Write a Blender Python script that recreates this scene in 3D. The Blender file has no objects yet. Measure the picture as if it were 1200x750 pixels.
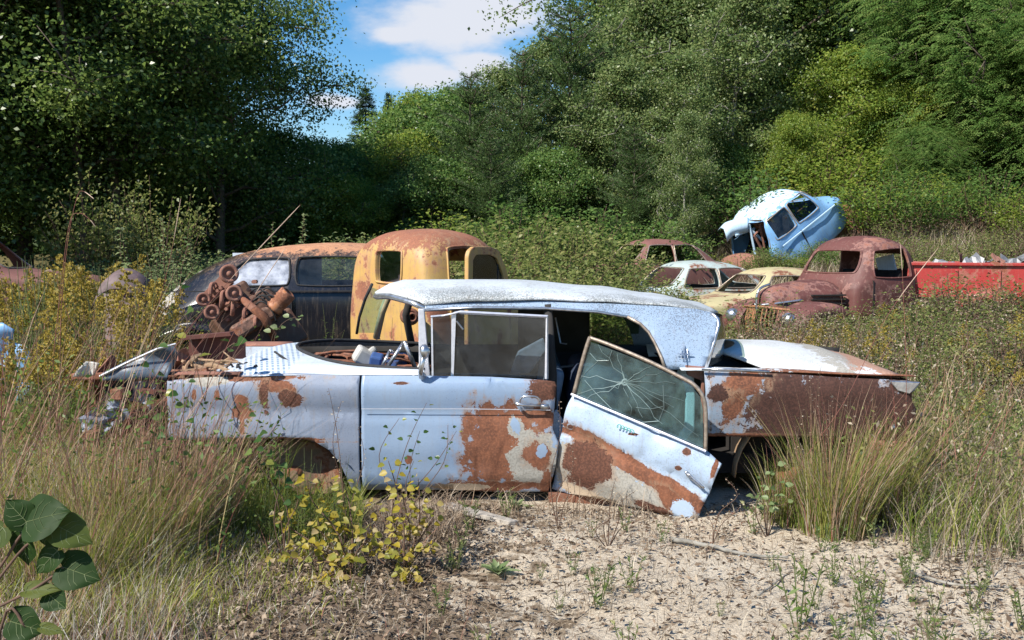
import bpy, bmesh, math, random
import numpy as np
from mathutils import Vector, Matrix, noise as mnoise
from mathutils.bvhtree import BVHTree
R = math.radians
V3 = Vector
rnd = random.Random(7)
scene = bpy.context.scene
COL = scene.collection

# ------------------------------------------------------------------ camera
CZ = 1.77
F = 1166.7
PITCH = math.atan(85 / F)
C0 = V3((0, 0, CZ))
cam_d = bpy.data.cameras.new('camera')
cam = bpy.data.objects.new('camera', cam_d)
COL.objects.link(cam)
cam.location = C0
cam.rotation_euler = (R(90) - PITCH, 0, 0)
cam_d.sensor_width = 36
cam_d.lens = 35.0
cam_d.clip_end = 2000
scene.camera = cam


def ray(px, py):
    x = (px - 600) / F
    y = (375 - py) / F
    return V3((x, math.cos(PITCH) + y * math.sin(PITCH), -math.sin(PITCH) + y * math.cos(PITCH)))


def W(px, py, Y):
    d = ray(px, py)
    t = Y / d.y
    return V3((d.x * t, Y, CZ + d.z * t))


class Pl:
    def __init__(s, o, ex, ey=(0, 0, 1)):
        s.o = V3(o)
        s.ex = V3(ex).normalized()
        s.ey = V3(ey).normalized()
        s.n = s.ex.cross(s.ey)

    def pix(s, px, py):
        d = ray(px, py)
        t = (s.o - C0).dot(s.n) / d.dot(s.n)
        p = C0 + d * t - s.o
        return (p.dot(s.ex), p.dot(s.ey))

    def pt(s, a, b, n=0):
        return s.o + s.ex * a + s.ey * b + s.n * n


# ------------------------------------------------------------------ terrain height
def sm(a, b, x):
    t = np.clip((np.asarray(x, float) - a) / (b - a), 0, 1)
    return t * t * (3 - 2 * t)


def gh(x, y):
    x = np.asarray(x, float)
    y = np.asarray(y, float)
    h = 0.03 * np.sin(x * 1.3 + 0.5) * np.sin(y * 1.1) + 0.02 * np.sin(x * 3.1 + y * 2.3)
    h = h + sm(15, 34, y) * (0.5 + 2.6 * sm(1, 13, x))
    h = h + sm(34, 60, y) * 1.5
    return h


def g1(x, y):
    return float(gh(x, y))


# ------------------------------------------------------------------ materials
class NT:
    def __init__(s, name):
        s.m = bpy.data.materials.new(name)
        s.m.use_nodes = True
        s.nt = s.m.node_tree
        s.nt.nodes.clear()
        s.out = s.nt.nodes.new('ShaderNodeOutputMaterial')
        s.tc = None

    def new(s, t, **kw):
        n = s.nt.nodes.new(t)
        for k, v in kw.items():
            setattr(n, k, v)
        return n

    def put(s, sock, v):
        if isinstance(v, bpy.types.NodeSocket):
            s.nt.links.new(v, sock)
        elif v is not None:
            if isinstance(v, (tuple, list)) and len(v) == 3 and sock.type == 'RGBA':
                v = (*v, 1)
            sock.default_value = v

    def co(s):
        if not s.tc:
            s.tc = s.new('ShaderNodeTexCoord')
        return s.tc.outputs['Object']

    def M(s, op, a, b=None, c=None, clamp=False):
        n = s.new('ShaderNodeMath', operation=op, use_clamp=clamp)
        s.put(n.inputs[0], a)
        s.put(n.inputs[1], b)
        if c is not None:
            s.put(n.inputs[2], c)
        return n.outputs[0]

    def mix(s, f, a, b):
        n = s.new('ShaderNodeMix', data_type='RGBA')
        s.put(n.inputs[0], f)
        s.put(n.inputs[6], a)
        s.put(n.inputs[7], b)
        return n.outputs[2]

    def noise(s, scale, detail=4, rough=0.55, vec=None, stretch=None):
        v = vec or s.co()
        if stretch:
            mp = s.new('ShaderNodeMapping')
            s.put(mp.inputs[0], v)
            mp.inputs['Scale'].default_value = stretch
            v = mp.outputs[0]
        n = s.new('ShaderNodeTexNoise')
        s.put(n.inputs['Vector'], v)
        n.inputs['Scale'].default_value = scale
        n.inputs['Detail'].default_value = detail
        n.inputs['Roughness'].default_value = rough
        return n.outputs[0]

    def step(s, v, a, b):
        n = s.new('ShaderNodeMapRange', interpolation_type='SMOOTHSTEP')
        s.put(n.inputs[0], v)
        n.inputs[1].default_value = a
        n.inputs[2].default_value = b
        return n.outputs[0]

    def bsdf(s, col, rough=0.6, metal=0.0, spec=0.5, bump=None, bstr=0.3, bdist=0.01, coat=0.0):
        b = s.new('ShaderNodeBsdfPrincipled')
        s.put(b.inputs['Base Color'], col)
        s.put(b.inputs['Roughness'], rough)
        s.put(b.inputs['Metallic'], metal)
        b.inputs['Specular IOR Level'].default_value = spec
        b.inputs['Coat Weight'].default_value = coat
        if bump is not None:
            bn = s.new('ShaderNodeBump')
            bn.inputs['Strength'].default_value = bstr
            bn.inputs['Distance'].default_value = bdist
            s.put(bn.inputs['Height'], bump)
            s.nt.links.new(bn.outputs[0], b.inputs['Normal'])
        return b.outputs[0]

    def end(s, sh):
        s.nt.links.new(sh, s.out.inputs[0])
        return s.m


RUST = (0.21, 0.080, 0.040)
DRUST = (0.075, 0.030, 0.018)
PRIM = (0.36, 0.34, 0.30)


def rusty(name, paint, paint2=None, patches=(), speck=0.0, speckc=(0.05, 0.05, 0.05), rust=0.0, rough=0.42,
          rustc=RUST, dark=DRUST, streak=0.25, edge=0.9, dirt=0.3, metal=0.0, speckx=None):
    n = NT(name)
    n1 = n.noise(2.6, 6)
    n2 = n.noise(11, 7, 0.65)
    n3 = n.noise(70, 4, 0.6)
    st = n.noise(9, 4, 0.6, stretch=(3.5, 3.5, 0.35))
    col = n.mix(n.M('MULTIPLY', n.step(n1, 0.35, 0.7), 0.8), paint, paint2 or tuple(c * 0.78 for c in paint))
    dcol = (0.24, 0.19, 0.14)
    col = n.mix(n.M('MULTIPLY', n.step(st, 0.5, 0.75), streak), col, dcol)
    col = n.mix(n.M('MULTIPLY', n.step(n3, 0.5, 0.7), dirt), col, tuple(c * 0.6 for c in paint))
    big = n.noise(5, 8, .7, stretch=(1, 1, .6))
    rcol = n.mix(n.step(n2, 0.34, 0.64), tuple(c * .5 + d * .5 for c, d in zip(rustc, dark)), rustc)
    rcol = n.mix(n.M('MULTIPLY', n.step(big, .45, .62), .75), rcol, tuple(c * 1.3 for c in dark))
    rcol = n.mix(n.M('MULTIPLY', n.step(big, .5, .3), .5), rcol, tuple(min(1, c * 1.25 + .05) for c in rustc))
    rcol = n.mix(n.M('MULTIPLY', n.step(st, 0.42, 0.62), .45), rcol, tuple(c * .45 + d * .55 for c, d in zip(rustc, dark)))
    rcol = n.mix(n.M('MULTIPLY', n.step(n3, 0.42, 0.68), 0.55), rcol, tuple(min(1, c * 1.55) for c in rustc))
    dcol2 = n.mix(n.step(n3, 0.4, 0.65), dark, tuple(c * 1.9 for c in dark))
    pcol = n.mix(n.step(n3, 0.4, 0.65), PRIM, tuple(c * 0.72 for c in PRIM))
    tot = n.M('MULTIPLY', 0.0, 0.0)
    if rust > 0:
        v = n.M('ADD', n.M('MULTIPLY', n1, 0.6), n.M('MULTIPLY', n2, 0.4))
        th = 0.78 - 0.56 * rust
        halo = n.step(v, th - 0.05, th + 0.01)
        m = n.step(v, th, th + 0.03)
        col = n.mix(n.M('MULTIPLY', halo, 0.5), col, tuple(c * 1.3 + 0.08 for c in rustc))
        col = n.mix(m, col, rcol)
        tot = m
    # small chips everywhere
    if speck > 0:
        a = n.M('ADD', n.noise(120, 5, 0.65), n.M('MULTIPLY', n1, 0.35))
        if speckx is not None:
            sep = n.new('ShaderNodeSeparateXYZ')
            n.put(sep.inputs[0], n.co())
            a = n.M('ADD', a, n.M('MULTIPLY', n.step(sep.outputs[speckx[0]], speckx[1], speckx[2]), speckx[3]))
        m = n.M('MULTIPLY', n.step(a, 0.84 - 0.2 * speck, 0.90 - 0.2 * speck), .8)
        col = n.mix(m, col, speckc)
    if patches:
        sep = n.new('ShaderNodeSeparateXYZ')
        n.put(sep.inputs[0], n.co())
        X, Z = sep.outputs[0], sep.outputs[2]
        dist = n.M('ADD', n.M('ADD', n.M('MULTIPLY', n.M('SUBTRACT', n2, 0.5), edge * 2.6), n.M('MULTIPLY', n.M('SUBTRACT', n3, 0.5), edge * 1.1)),
                   n.M('MULTIPLY', n.M('SUBTRACT', n1, 0.5), edge * 1.3))
        for (cx, cz, rx, rz, ang, kind) in patches:
            dx = n.M('SUBTRACT', X, cx)
            dz = n.M('SUBTRACT', Z, cz)
            ca, sa = math.cos(R(ang)), math.sin(R(ang))
            u = n.M('DIVIDE', n.M('ADD', n.M('MULTIPLY', dx, ca), n.M('MULTIPLY', dz, sa)), rx)
            w = n.M('DIVIDE', n.M('SUBTRACT', n.M('MULTIPLY', dz, ca), n.M('MULTIPLY', dx, sa)), rz)
            p = 4 if kind.endswith('4') else 2
            r = n.M('POWER', n.M('ADD', n.M('POWER', n.M('ABSOLUTE', u), p), n.M('POWER', n.M('ABSOLUTE', w), p)), 1 / p)
            r = n.M('ADD', r, dist)
            m = n.step(r, 1.0, 0.955)
            k = kind.rstrip('4')
            if k == 'pale':
                col = n.mix(m, col, (0.56, 0.70, 0.80))
                continue
            if k in ('rust', 'dark'):
                h = n.M('MULTIPLY', n.step(r, 1.45, 1.0), n.M('ADD', 0.12, n.M('MULTIPLY', n.step(st, .40, .65), .5)))
                col = n.mix(h, col, (0.30, 0.19, 0.12))
                chip = n.M('MULTIPLY', n.step(r, 1.30, 1.15), n.step(n.M('ADD', n3, n.M('MULTIPLY', n.M('SUBTRACT', 1.15, r), .35)), .60, .66))
                col = n.mix(n.M('MULTIPLY', chip, .8), col, dark)
            cc = {'rust': rcol, 'dark': dcol2, 'primer': pcol, 'paint': paint, 'tan': (0.40, 0.31, 0.22)}[k]
            col = n.mix(m, col, cc)
            tot = n.M('MAXIMUM', tot, m) if k != 'paint' else n.M('MULTIPLY', tot, n.M('SUBTRACT', 1.0, m))
    ro = n.M('ADD', rough, n.M('MULTIPLY', tot, 0.9 - rough))
    ro = n.M('ADD', ro, n.M('MULTIPLY', n.M('SUBTRACT', n2, 0.5), 0.2))
    hgt = n.M('SUBTRACT', n.M('MULTIPLY', n3, 0.35), n.M('MULTIPLY', tot, n.M('ADD', 0.3, n.M('MULTIPLY', n2, 1.2))))
    return n.end(n.bsdf(col, ro, metal=metal, bump=hgt, bstr=0.35, bdist=0.006))


def simple(name, c, rough=0.6, metal=0.0, var=0.3, scale=12, bstr=0.2):
    n = NT(name)
    a = n.noise(scale, 5)
    col = n.mix(n.step(a, 0.3, 0.7), c, tuple(x * (1 - var) for x in c))
    return n.end(n.bsdf(col, rough, metal=metal, bump=a, bstr=bstr))


def glass(name, tint, gloss=0.12, dust=0.15, dustc=(0.6, 0.65, 0.65)):
    n = NT(name)
    t = n.new('ShaderNodeBsdfTransparent')
    t.inputs[0].default_value = (*tint, 1)
    g = n.new('ShaderNodeBsdfGlossy')
    g.inputs['Roughness'].default_value = 0.06
    d = n.new('ShaderNodeBsdfDiffuse')
    nn = n.noise(5, 6, 0.65)
    n.put(d.inputs[0], dustc)
    m1 = n.new('ShaderNodeMixShader')
    n.put(m1.inputs[0], n.M('MULTIPLY', n.step(nn, 0.25, 0.75), dust * 1.6))
    n.nt.links.new(t.outputs[0], m1.inputs[1])
    n.nt.links.new(d.outputs[0], m1.inputs[2])
    m2 = n.new('ShaderNodeMixShader')
    fr = n.new('ShaderNodeFresnel')
    fr.inputs[0].default_value = 1.5
    n.put(m2.inputs[0], n.M('ADD', fr.outputs[0], gloss - 0.04))
    n.nt.links.new(m1.outputs[0], m2.inputs[1])
    n.nt.links.new(g.outputs[0], m2.inputs[2])
    return n.end(m2.outputs[0])


def leafmat(name, cols, trans=0.45, rough=0.45, spec=0.35):
    """cols: list of colours picked per leaf by the 'rnd' attribute"""
    n = NT(name)
    at = n.new('ShaderNodeAttribute', attribute_name='rnd')
    cr = n.new('ShaderNodeValToRGB')
    el = cr.color_ramp.elements
    k = len(cols)
    el[0].position = 0
    el[0].color = (*cols[0], 1)
    el[1].position = 1
    el[1].color = (*cols[-1], 1)
    for i in range(1, k - 1):
        e = el.new(i / (k - 1))
        e.color = (*cols[i], 1)
    n.put(cr.inputs[0], at.outputs['Fac'])
    df = n.new('ShaderNodeBsdfDiffuse')
    n.put(df.inputs[0], cr.outputs[0])
    gl = n.new('ShaderNodeBsdfGlossy')
    gl.inputs['Roughness'].default_value = rough
    mg = n.new('ShaderNodeMixShader')
    mg.inputs[0].default_value = .10 * spec
    n.nt.links.new(df.outputs[0], mg.inputs[1])
    n.nt.links.new(gl.outputs[0], mg.inputs[2])
    b = mg.outputs[0]
    t = n.new('ShaderNodeBsdfTranslucent')
    hs = n.new('ShaderNodeHueSaturation')
    hs.inputs['Hue'].default_value = 0.49
    hs.inputs['Value'].default_value = 1.5
    n.put(hs.inputs['Color'], cr.outputs[0])
    n.put(t.inputs[0], hs.outputs[0])
    m = n.new('ShaderNodeMixShader')
    m.inputs[0].default_value = trans
    n.nt.links.new(b, m.inputs[1])
    n.nt.links.new(t.outputs[0], m.inputs[2])
    return n.end(m.outputs[0])


# ------------------------------------------------------------------ mesh helpers
def tag(o, label=None, cat=None, group=None, kind=None):
    if label: o['label'] = label
    if cat: o['category'] = cat
    if group: o['group'] = group
    if kind: o['kind'] = kind
    return o


def thing(name, label, cat, loc=(0, 0, 0), rot=(0, 0, 0), group=None):
    o = bpy.data.objects.new(name, None)
    o.empty_display_size = 0.2
    COL.objects.link(o)
    o.location = loc
    o.rotation_euler = rot
    return tag(o, label, cat, group)


def link(name, me, mat=None, parent=None, world=False, smooth=False, solid=0, bevel=0, sub=0):
    o = bpy.data.objects.new(name, me)
    COL.objects.link(o)
    if mat and not me.materials:
        me.materials.append(mat)
    if smooth:
        me.shade_smooth()
    if sub:
        m = o.modifiers.new('s', 'SUBSURF')
        m.levels = m.render_levels = sub
    if solid:
        m = o.modifiers.new('t', 'SOLIDIFY')
        m.thickness = abs(solid)
        m.offset = -1 if solid > 0 else 1
    if bevel:
        m = o.modifiers.new('b', 'BEVEL')
        m.width = bevel
        m.segments = 2
        m.limit_method = 'ANGLE'
    if parent:
        o.parent = parent
        if world:
            o.matrix_parent_inverse = Matrix.Translation(parent.location).inverted()
    return o


class MB:
    def __init__(s):
        s.v, s.f = [], []

    def add(s, vs, fs):
        k = len(s.v)
        s.v += [tuple(v) for v in vs]
        s.f += [tuple(i + k for i in f) for f in fs]
        return s

    def box(s, c, d, rot=None):
        x, y, z = d[0] / 2, d[1] / 2, d[2] / 2
        vs = [V3((a * x, b * y, e * z)) for a in (-1, 1) for b in (-1, 1) for e in (-1, 1)]
        if rot is not None:
            m = rot if isinstance(rot, Matrix) else Matrix.Rotation(rot[2], 3, 'Z') @ Matrix.Rotation(rot[1], 3, 'Y') @ Matrix.Rotation(rot[0], 3, 'X')
            vs = [m @ v for v in vs]
        vs = [v + V3(c) for v in vs]
        return s.add(vs, [(0, 1, 3, 2), (4, 6, 7, 5), (0, 4, 5, 1), (2, 3, 7, 6), (0, 2, 6, 4), (1, 5, 7, 3)])

    def tube(s, path, r, n=6, cap=True):
        path = [V3(p) for p in path]
        k = len(path)
        rs = r if isinstance(r, (list, tuple)) else [r] * k
        vs, fs = [], []
        prev = None
        for i, p in enumerate(path):
            t = (path[min(i + 1, k - 1)] - path[max(i - 1, 0)])
            t = t.normalized() if t.length > 1e-9 else V3((0, 0, 1))
            if prev is None:
                u = t.orthogonal().normalized()
            else:
                u = (prev - t * prev.dot(t))
                u = u.normalized() if u.length > 1e-6 else t.orthogonal().normalized()
            prev = u
            w = t.cross(u)
            for j in range(n):
                a = 2 * math.pi * j / n
                vs.append(p + (u * math.cos(a) + w * math.sin(a)) * rs[i])
        for i in range(k - 1):
            for j in range(n):
                a, b = i * n + j, i * n + (j + 1) % n
                fs.append((a, b, b + n, a + n))
        if cap:
            fs.append(tuple(range(n - 1, -1, -1)))
            fs.append(tuple((k - 1) * n + j for j in range(n)))
        return s.add(vs, fs)

    def lathe(s, prof, m=None, n=20):
        """prof (r, h) about local Z, closed ends where r=0"""
        m = m or Matrix()
        vs, fs = [], []
        for (r, h) in prof:
            for j in range(n):
                a = 2 * math.pi * j / n
                vs.append(m @ V3((r * math.cos(a), r * math.sin(a), h)))
        for i in range(len(prof) - 1):
            for j in range(n):
                a, b = i * n + j, i * n + (j + 1) % n
                fs.append((a, b, b + n, a + n))
        return s.add(vs, fs)

    def grid(s, rows):
        n = len(rows[0])
        vs = [p for r in rows for p in r]
        fs = [(i * n + j, i * n + j + 1, (i + 1) * n + j + 1, (i + 1) * n + j) for i in range(len(rows) - 1) for j in range(n - 1)]
        return s.add(vs, fs)

    def prism(s, poly, vec):
        vec = V3(vec)
        n = len(poly)
        vs = [V3(p) for p in poly] + [V3(p) + vec for p in poly]
        fs = [tuple(range(n)), tuple(range(2 * n - 1, n - 1, -1))]
        fs += [(i, i + n, (i + 1) % n + n, (i + 1) % n) for i in range(n)]
        return s.add(vs, fs)

    def build(s, name, mat, parent=None, world=False, smooth=False, solid=0, bevel=0, fix=False, sub=0):
        me = bpy.data.meshes.new(name)
        me.from_pydata(s.v, [], s.f)
        if fix:
            bm = bmesh.new()
            bm.from_mesh(me)
            bmesh.ops.recalc_face_normals(bm, faces=bm.faces)
            bm.to_mesh(me)
            bm.free()
        me.update()
        return link(name, me, mat, parent, world, smooth, solid, bevel, sub)


def catmull(pts, k=5, closed=False):
    pts = [V3(p) for p in pts]
    n = len(pts)
    out = []
    for i in range(n if closed else n - 1):
        p0, p1, p2, p3 = (pts[(i - 1) % n] if closed or i > 0 else pts[0]), pts[i], pts[(i + 1) % n], (
            pts[(i + 2) % n] if closed or i + 2 < n else pts[-1])
        for j in range(k):
            t = j / k
            out.append(0.5 * ((2 * p1) + (p2 - p0) * t + (2 * p0 - 5 * p1 + 4 * p2 - p3) * t * t + (3 * p1 - p0 - 3 * p2 + p3) * t ** 3))
    if not closed:
        out.append(pts[-1])
    return out


def lerp(tab, x):
    if x <= tab[0][0]: return tab[0][1]
    for (a, b), (c, d) in zip(tab, tab[1:]):
        if x <= c:
            t = (x - a) / (c - a)
            t = t * t * (3 - 2 * t)
            return b + (d - b) * t
    return tab[-1][1]


def panel(name, pxs, pl, mat, parent, bulge=lambda s, t: 0, cell=0.05, th=0.008, st=False):
    """sheet-metal panel: an outline on its plane, cut into a fine grid and pressed to shape"""
    pts = pxs if st else [pl.pix(*p) for p in pxs]
    bm = bmesh.new()
    f = bm.faces.new([bm.verts.new((a, b, 0)) for a, b in pts])
    f.normal_update()
    if f.normal.z < 0:
        f.normal_flip()
    bmesh.ops.triangulate(bm, faces=bm.faces[:])
    for ax in (0, 1):
        lo, hi = min(p[ax] for p in pts), max(p[ax] for p in pts)
        k = math.ceil(lo / cell)
        while k * cell < hi:
            co = (k * cell + 1e-4, 0, 0) if ax == 0 else (0, k * cell + 1e-4, 0)
            no = (1, 0, 0) if ax == 0 else (0, 1, 0)
            bmesh.ops.bisect_plane(bm, geom=bm.verts[:] + bm.edges[:] + bm.faces[:], plane_co=co, plane_no=no)
            k += 1
    bmesh.ops.remove_doubles(bm, verts=bm.verts, dist=1e-4)
    for v in bm.verts:
        a, b = v.co.x, v.co.y
        v.co = pl.pt(a, b, bulge(a, b))
    me = bpy.data.meshes.new(name)
    bm.to_mesh(me)
    bm.free()
    return link(name, me, mat, parent, True, smooth=True, solid=th)


def bake(o):
    dg = bpy.context.evaluated_depsgraph_get()
    me = bpy.data.meshes.new_from_object(o.evaluated_get(dg))
    o.modifiers.clear()
    o.data = me
    return o


def rpoly(pts, k=4):
    """round the corners of a polygon"""
    return [(p.x, p.y) for p in catmull([(*p, 0) for p in chamfer(pts)], k, True)]


def chamfer(pts, f=0.14):
    out = []
    n = len(pts)
    for i in range(n):
        a, b, c = pts[i - 1], pts[i], pts[(i + 1) % n]
        out.append((b[0] + (a[0] - b[0]) * f, b[1] + (a[1] - b[1]) * f))
        out.append((b[0] + (c[0] - b[0]) * f, b[1] + (c[1] - b[1]) * f))
    return out


# body shell lofted through stations (x, zb, zs, zt, wb, ws, wt), x forward
def body(name, stations, mat, parent, wins=(), th=0.022, sub=2, trim=None, glassm=None, crown=0.03, smooth=True, tr=0.012, crush=.008):
    m = MB()
    rings = []
    for (x, zb, zs, zt, wb, ws, wt) in stations:
        h = [(wb, zb), ((wb + ws) / 2 + 0.02, zb + .4 * (zs - zb)), (ws, zb + .85 * (zs - zb)), (ws * .985, zs), (ws + (wt - ws) * .55, zs + (zt - zs) * .55),
             (wt, zs + (zt - zs) * .9), (wt * .55, zt + crown * .6)]
        ring = [(x, 0, zb)] + [(x, a, b) for a, b in h] + [(x, 0, zt + crown)] + [(x, -a, b) for a, b in reversed(h)]
        rings.append(ring)
    n = len(rings[0])
    vs = [p for r in rings for p in r]
    fs = [(i * n + j, i * n + (j + 1) % n, (i + 1) * n + (j + 1) % n, (i + 1) * n + j) for i in range(len(rings) - 1) for j in range(n)]
    fs += [tuple(range(n)), tuple((len(rings) - 1) * n + j for j in range(n - 1, -1, -1))]
    m.add(vs, fs)
    o = m.build(name, mat, parent, fix=True, sub=sub)
    if not wins:
        if smooth: o.data.shade_smooth()
        return o
    outer = o.copy()
    outer.data = o.data.copy()
    COL.objects.link(outer)
    outer.parent = None
    bpy.context.view_layer.update()
    dg = bpy.context.evaluated_depsgraph_get()
    bvh = BVHTree.FromObject(outer, dg)
    s = o.modifiers.new('t', 'SOLIDIFY')
    s.thickness = th
    s.offset = -1
    cut = []
    info = []
    for w in wins:
        kind, pts = w[0], rpoly(w[1])
        mm = MB()
        if kind == 'side':
            polys = [([(p[0], 0.02 * sg, p[1]) for p in pts], (0, 2 * sg, 0), (0, -1 * sg, 0)) for sg in w[3]]
        else:
            sg = w[3]
            polys = [([(w[4], p[0], p[1]) for p in pts], (2 * sg, 0, 0), (-sg, 0, 0))]
        for poly, vec, d in polys:
            mm = MB()
            mm.prism(poly, vec)
            c = mm.build('cut', None, None, fix=True)
            cut.append(c)
            md = o.modifiers.new('x', 'BOOLEAN')
            md.operation = 'DIFFERENCE'
            md.solver = 'EXACT'
            md.object = c
            info.append((w[2], poly, V3(vec), V3(d)))
    bpy.context.view_layer.update()
    save = o.parent
    o.parent = None
    bpy.context.view_layer.update()
    bake(o)
    o.parent = save
    for v in o.data.vertices:
        c = v.co
        v.co = c + V3((mnoise.noise((c.x * 2.6, c.y * 2.6, c.z * 2.6)), mnoise.noise((c.x * 2.6 + 9, c.y * 2.6, c.z * 2.6)), mnoise.noise((c.x * 2.6, c.y * 2.6 + 7, c.z * 2.6)))) * crush
    try:
        o.data.set_sharp_from_angle(angle=R(40))
    except Exception:
        pass
    if smooth:
        o.data.shade_smooth()
        try:
            o.data.set_sharp_from_angle(angle=R(40))
        except Exception:
            pass
    for gl, poly, vec, d in info:
        cen = sum((V3(p) for p in poly), V3()) / len(poly)
        ring, inner = [], []
        for p in poly:
            q = V3(p)
            q2 = cen + (q - cen) * 1.05
            h = bvh.ray_cast(q2 + vec, d)
            hh = bvh.ray_cast(cen + (q - cen) * 1.02 + vec, d)
            if h[0]:
                ring.append(h[0] - d * 0.004)
            if hh[0]:
                inner.append(hh[0] + d * th * 0.8)
        if trim and len(ring) > 6:
            t = MB()
            t.tube(ring + [ring[0]], tr, 5, cap=False)
            t.build('window_trim', trim, parent, smooth=True)
        if gl and glassm and len(inner) > 6:
            t = MB()
            c = sum(inner, V3()) / len(inner)
            k = len(inner)
            t.add(inner + [c], [(i, (i + 1) % k, k) for i in range(k)])
            t.build('window_glass', glassm if gl is True else gl, parent, smooth=True)
    for c in cut:
        me = c.data
        bpy.data.objects.remove(c)
        bpy.data.meshes.remove(me)
    me = outer.data
    bpy.data.objects.remove(outer)
    bpy.data.meshes.remove(me)
    return o


def wheel(parent, loc, r=0.36, w=0.2, tyre=None, rim=None, axis=Matrix.Rotation(R(90), 4, 'X')):
    m4 = Matrix.Translation(loc) @ axis
    prof = [(r * .58, -w / 2), (r * .85, -w / 2), (r * .97, -w * .36), (r, -w * .15), (r, w * .15), (r * .97, w * .36), (r * .85, w / 2), (r * .58, w / 2), (r * .58, -w / 2)]
    o = MB().lathe(prof, m4, 28).build('wheel', tyre, parent, smooth=True)
    prof = [(0.001, w * .36), (r * .16, w * .38), (r * .2, w * .25), (r * .45, w * .22), (r * .5, w * .42), (r * .6, w * .46), (r * .6, -w * .46), (r * .5, -w * .42), (r * .45, -w * .22), (r * .2, -w * .25), (r * .16, -w * .38), (0.001, -w * .36)]
    MB().lathe(prof, m4, 24).build('rim', rim, o, smooth=True)
    return o


def arch_fender(name, parent, mat, cx, y0, y1, z0, L, H, lip=0.12, th=0.01, pointed=0.0):
    """domed fender over a wheel: y0 inner side, y1 outer side"""
    rows = []
    for i in range(25):
        a = math.pi * i / 24
        row = []
        for j in range(11):
            t = j / 10
            # across: flat top then rolls down at the outside
            yy = y0 + (y1 - y0) * min(1, t * 1.25) ** 0.9
            drop = max(0, (t - .55) / .45)
            rr = 1 - 0.10 * t ** 3
            x = cx + L / 2 * math.cos(a) * rr * (1 - .08 * drop)
            z = z0 + H * math.sin(a) ** 0.75 * rr * (1 - 0.0 * drop) - lip * drop ** 2 * (0.4 + .6 * math.sin(a))
            row.append((x + pointed * max(0, math.cos(a)) * t, yy - (y1 - y0) * .06 * drop ** 3, z))
        rows.append(row)
    return MB().grid(rows).build(name, mat, parent, smooth=True, solid=th)
# ------------------------------------------------------------------ light
SUN = V3((-.57, -.48, .72)).normalized()
ls = bpy.data.lights.new('sun', 'SUN')
ls.energy = 5.0
ls.angle = R(.53)
ls.color = (1.0, .95, .86)
lo = bpy.data.objects.new('sun', ls)
COL.objects.link(lo)
lo.rotation_euler = SUN.to_track_quat('Z', 'Y').to_euler()
lo.location = (0, 0, 30)
wd = bpy.data.worlds.new('World')
scene.world = wd
wd.use_nodes = True
wn = wd.node_tree
wn.nodes.clear()
N_ = wn.nodes.new


def wl(a, b): wn.links.new(a, b)


out = N_('ShaderNodeOutputWorld')
sky = N_('ShaderNodeTexSky')
sky.sky_type = 'NISHITA'
sky.sun_disc = False
sky.sun_elevation = math.asin(SUN.z)
sky.sun_rotation = math.atan2(SUN.x, SUN.y)
sky.air_density = 1.0
sky.dust_density = .35
sky.ozone_density = 2.2
bg = N_('ShaderNodeBackground')
bg.inputs[1].default_value = .10
hs = N_('ShaderNodeHueSaturation')
hs.inputs['Saturation'].default_value = 1.4
wl(sky.outputs[0], hs.inputs['Color'])
wl(hs.outputs[0], bg.inputs[0])
cb = N_('ShaderNodeBackground')
cb.inputs[0].default_value = (.86, .90, 1.0, 1)
cb.inputs[1].default_value = .56
tc = N_('ShaderNodeTexCoord')
sp = N_('ShaderNodeSeparateXYZ')
wl(tc.outputs['Generated'], sp.inputs[0])


def wm(op, a, b=None):
    n = N_('ShaderNodeMath')
    n.operation = op
    for i, v in enumerate((a, b)):
        if v is None: continue
        if isinstance(v, bpy.types.NodeSocket): wl(v, n.inputs[i])
        else: n.inputs[i].default_value = v
    return n.outputs[0]


yy = wm('MAXIMUM', sp.outputs[1], .05)
u_, w_ = wm('DIVIDE', sp.outputs[0], yy), wm('DIVIDE', sp.outputs[2], yy)
nz = N_('ShaderNodeTexNoise')
nz.inputs['Scale'].default_value = 9
nz.inputs['Detail'].default_value = 8
nz.inputs['Roughness'].default_value = .55
mp = N_('ShaderNodeMapping')
mp.inputs['Scale'].default_value = (1, 1, 2.4)
wl(tc.outputs['Generated'], mp.inputs[0])
wl(mp.outputs[0], nz.inputs['Vector'])
nf = nz.outputs[0]
tot = None
for (cx, cy, rx, ry) in [(545, 30, 130, 38), (470, 45, 40, 14), (500, 92, 62, 20), (560, 80, 45, 18), (395, 122, 32, 9), (330, -40, 130, 34), (800, 60, 200, 40), (120, 60, 160, 30), (395, 2, 26, 6)]:
    du = wm('DIVIDE', wm('SUBTRACT', u_, (cx - 600) / F), rx / F)
    dw = wm('DIVIDE', wm('SUBTRACT', w_, (290 - cy) / F), ry / F)
    d = wm('SQRT', wm('ADD', wm('MULTIPLY', du, du), wm('MULTIPLY', dw, dw)))
    d = wm('ADD', d, wm('MULTIPLY', wm('SUBTRACT', nf, .5), 3.2))
    mr = N_('ShaderNodeMapRange')
    mr.interpolation_type = 'SMOOTHSTEP'
    mr.inputs[1].default_value = 1.35
    mr.inputs[2].default_value = .35
    wl(d, mr.inputs[0])
    tot = mr.outputs[0] if tot is None else wm('MAXIMUM', tot, mr.outputs[0])
tot = wm('MULTIPLY', tot, wm('GREATER_THAN', sp.outputs[1], .06))
ms = N_('ShaderNodeMixShader')
wl(tot, ms.inputs[0])
wl(bg.outputs[0], ms.inputs[1])
wl(cb.outputs[0], ms.inputs[2])
wl(ms.outputs[0], out.inputs[0])
vs = scene.view_settings
vs.view_transform = 'Standard'
vs.look = 'None'
vs.exposure = .68
vs.gamma = 1
scene.render.engine = 'CYCLES'
scene.cycles.max_bounces = 4
scene.cycles.transparent_max_bounces = 8
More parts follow.
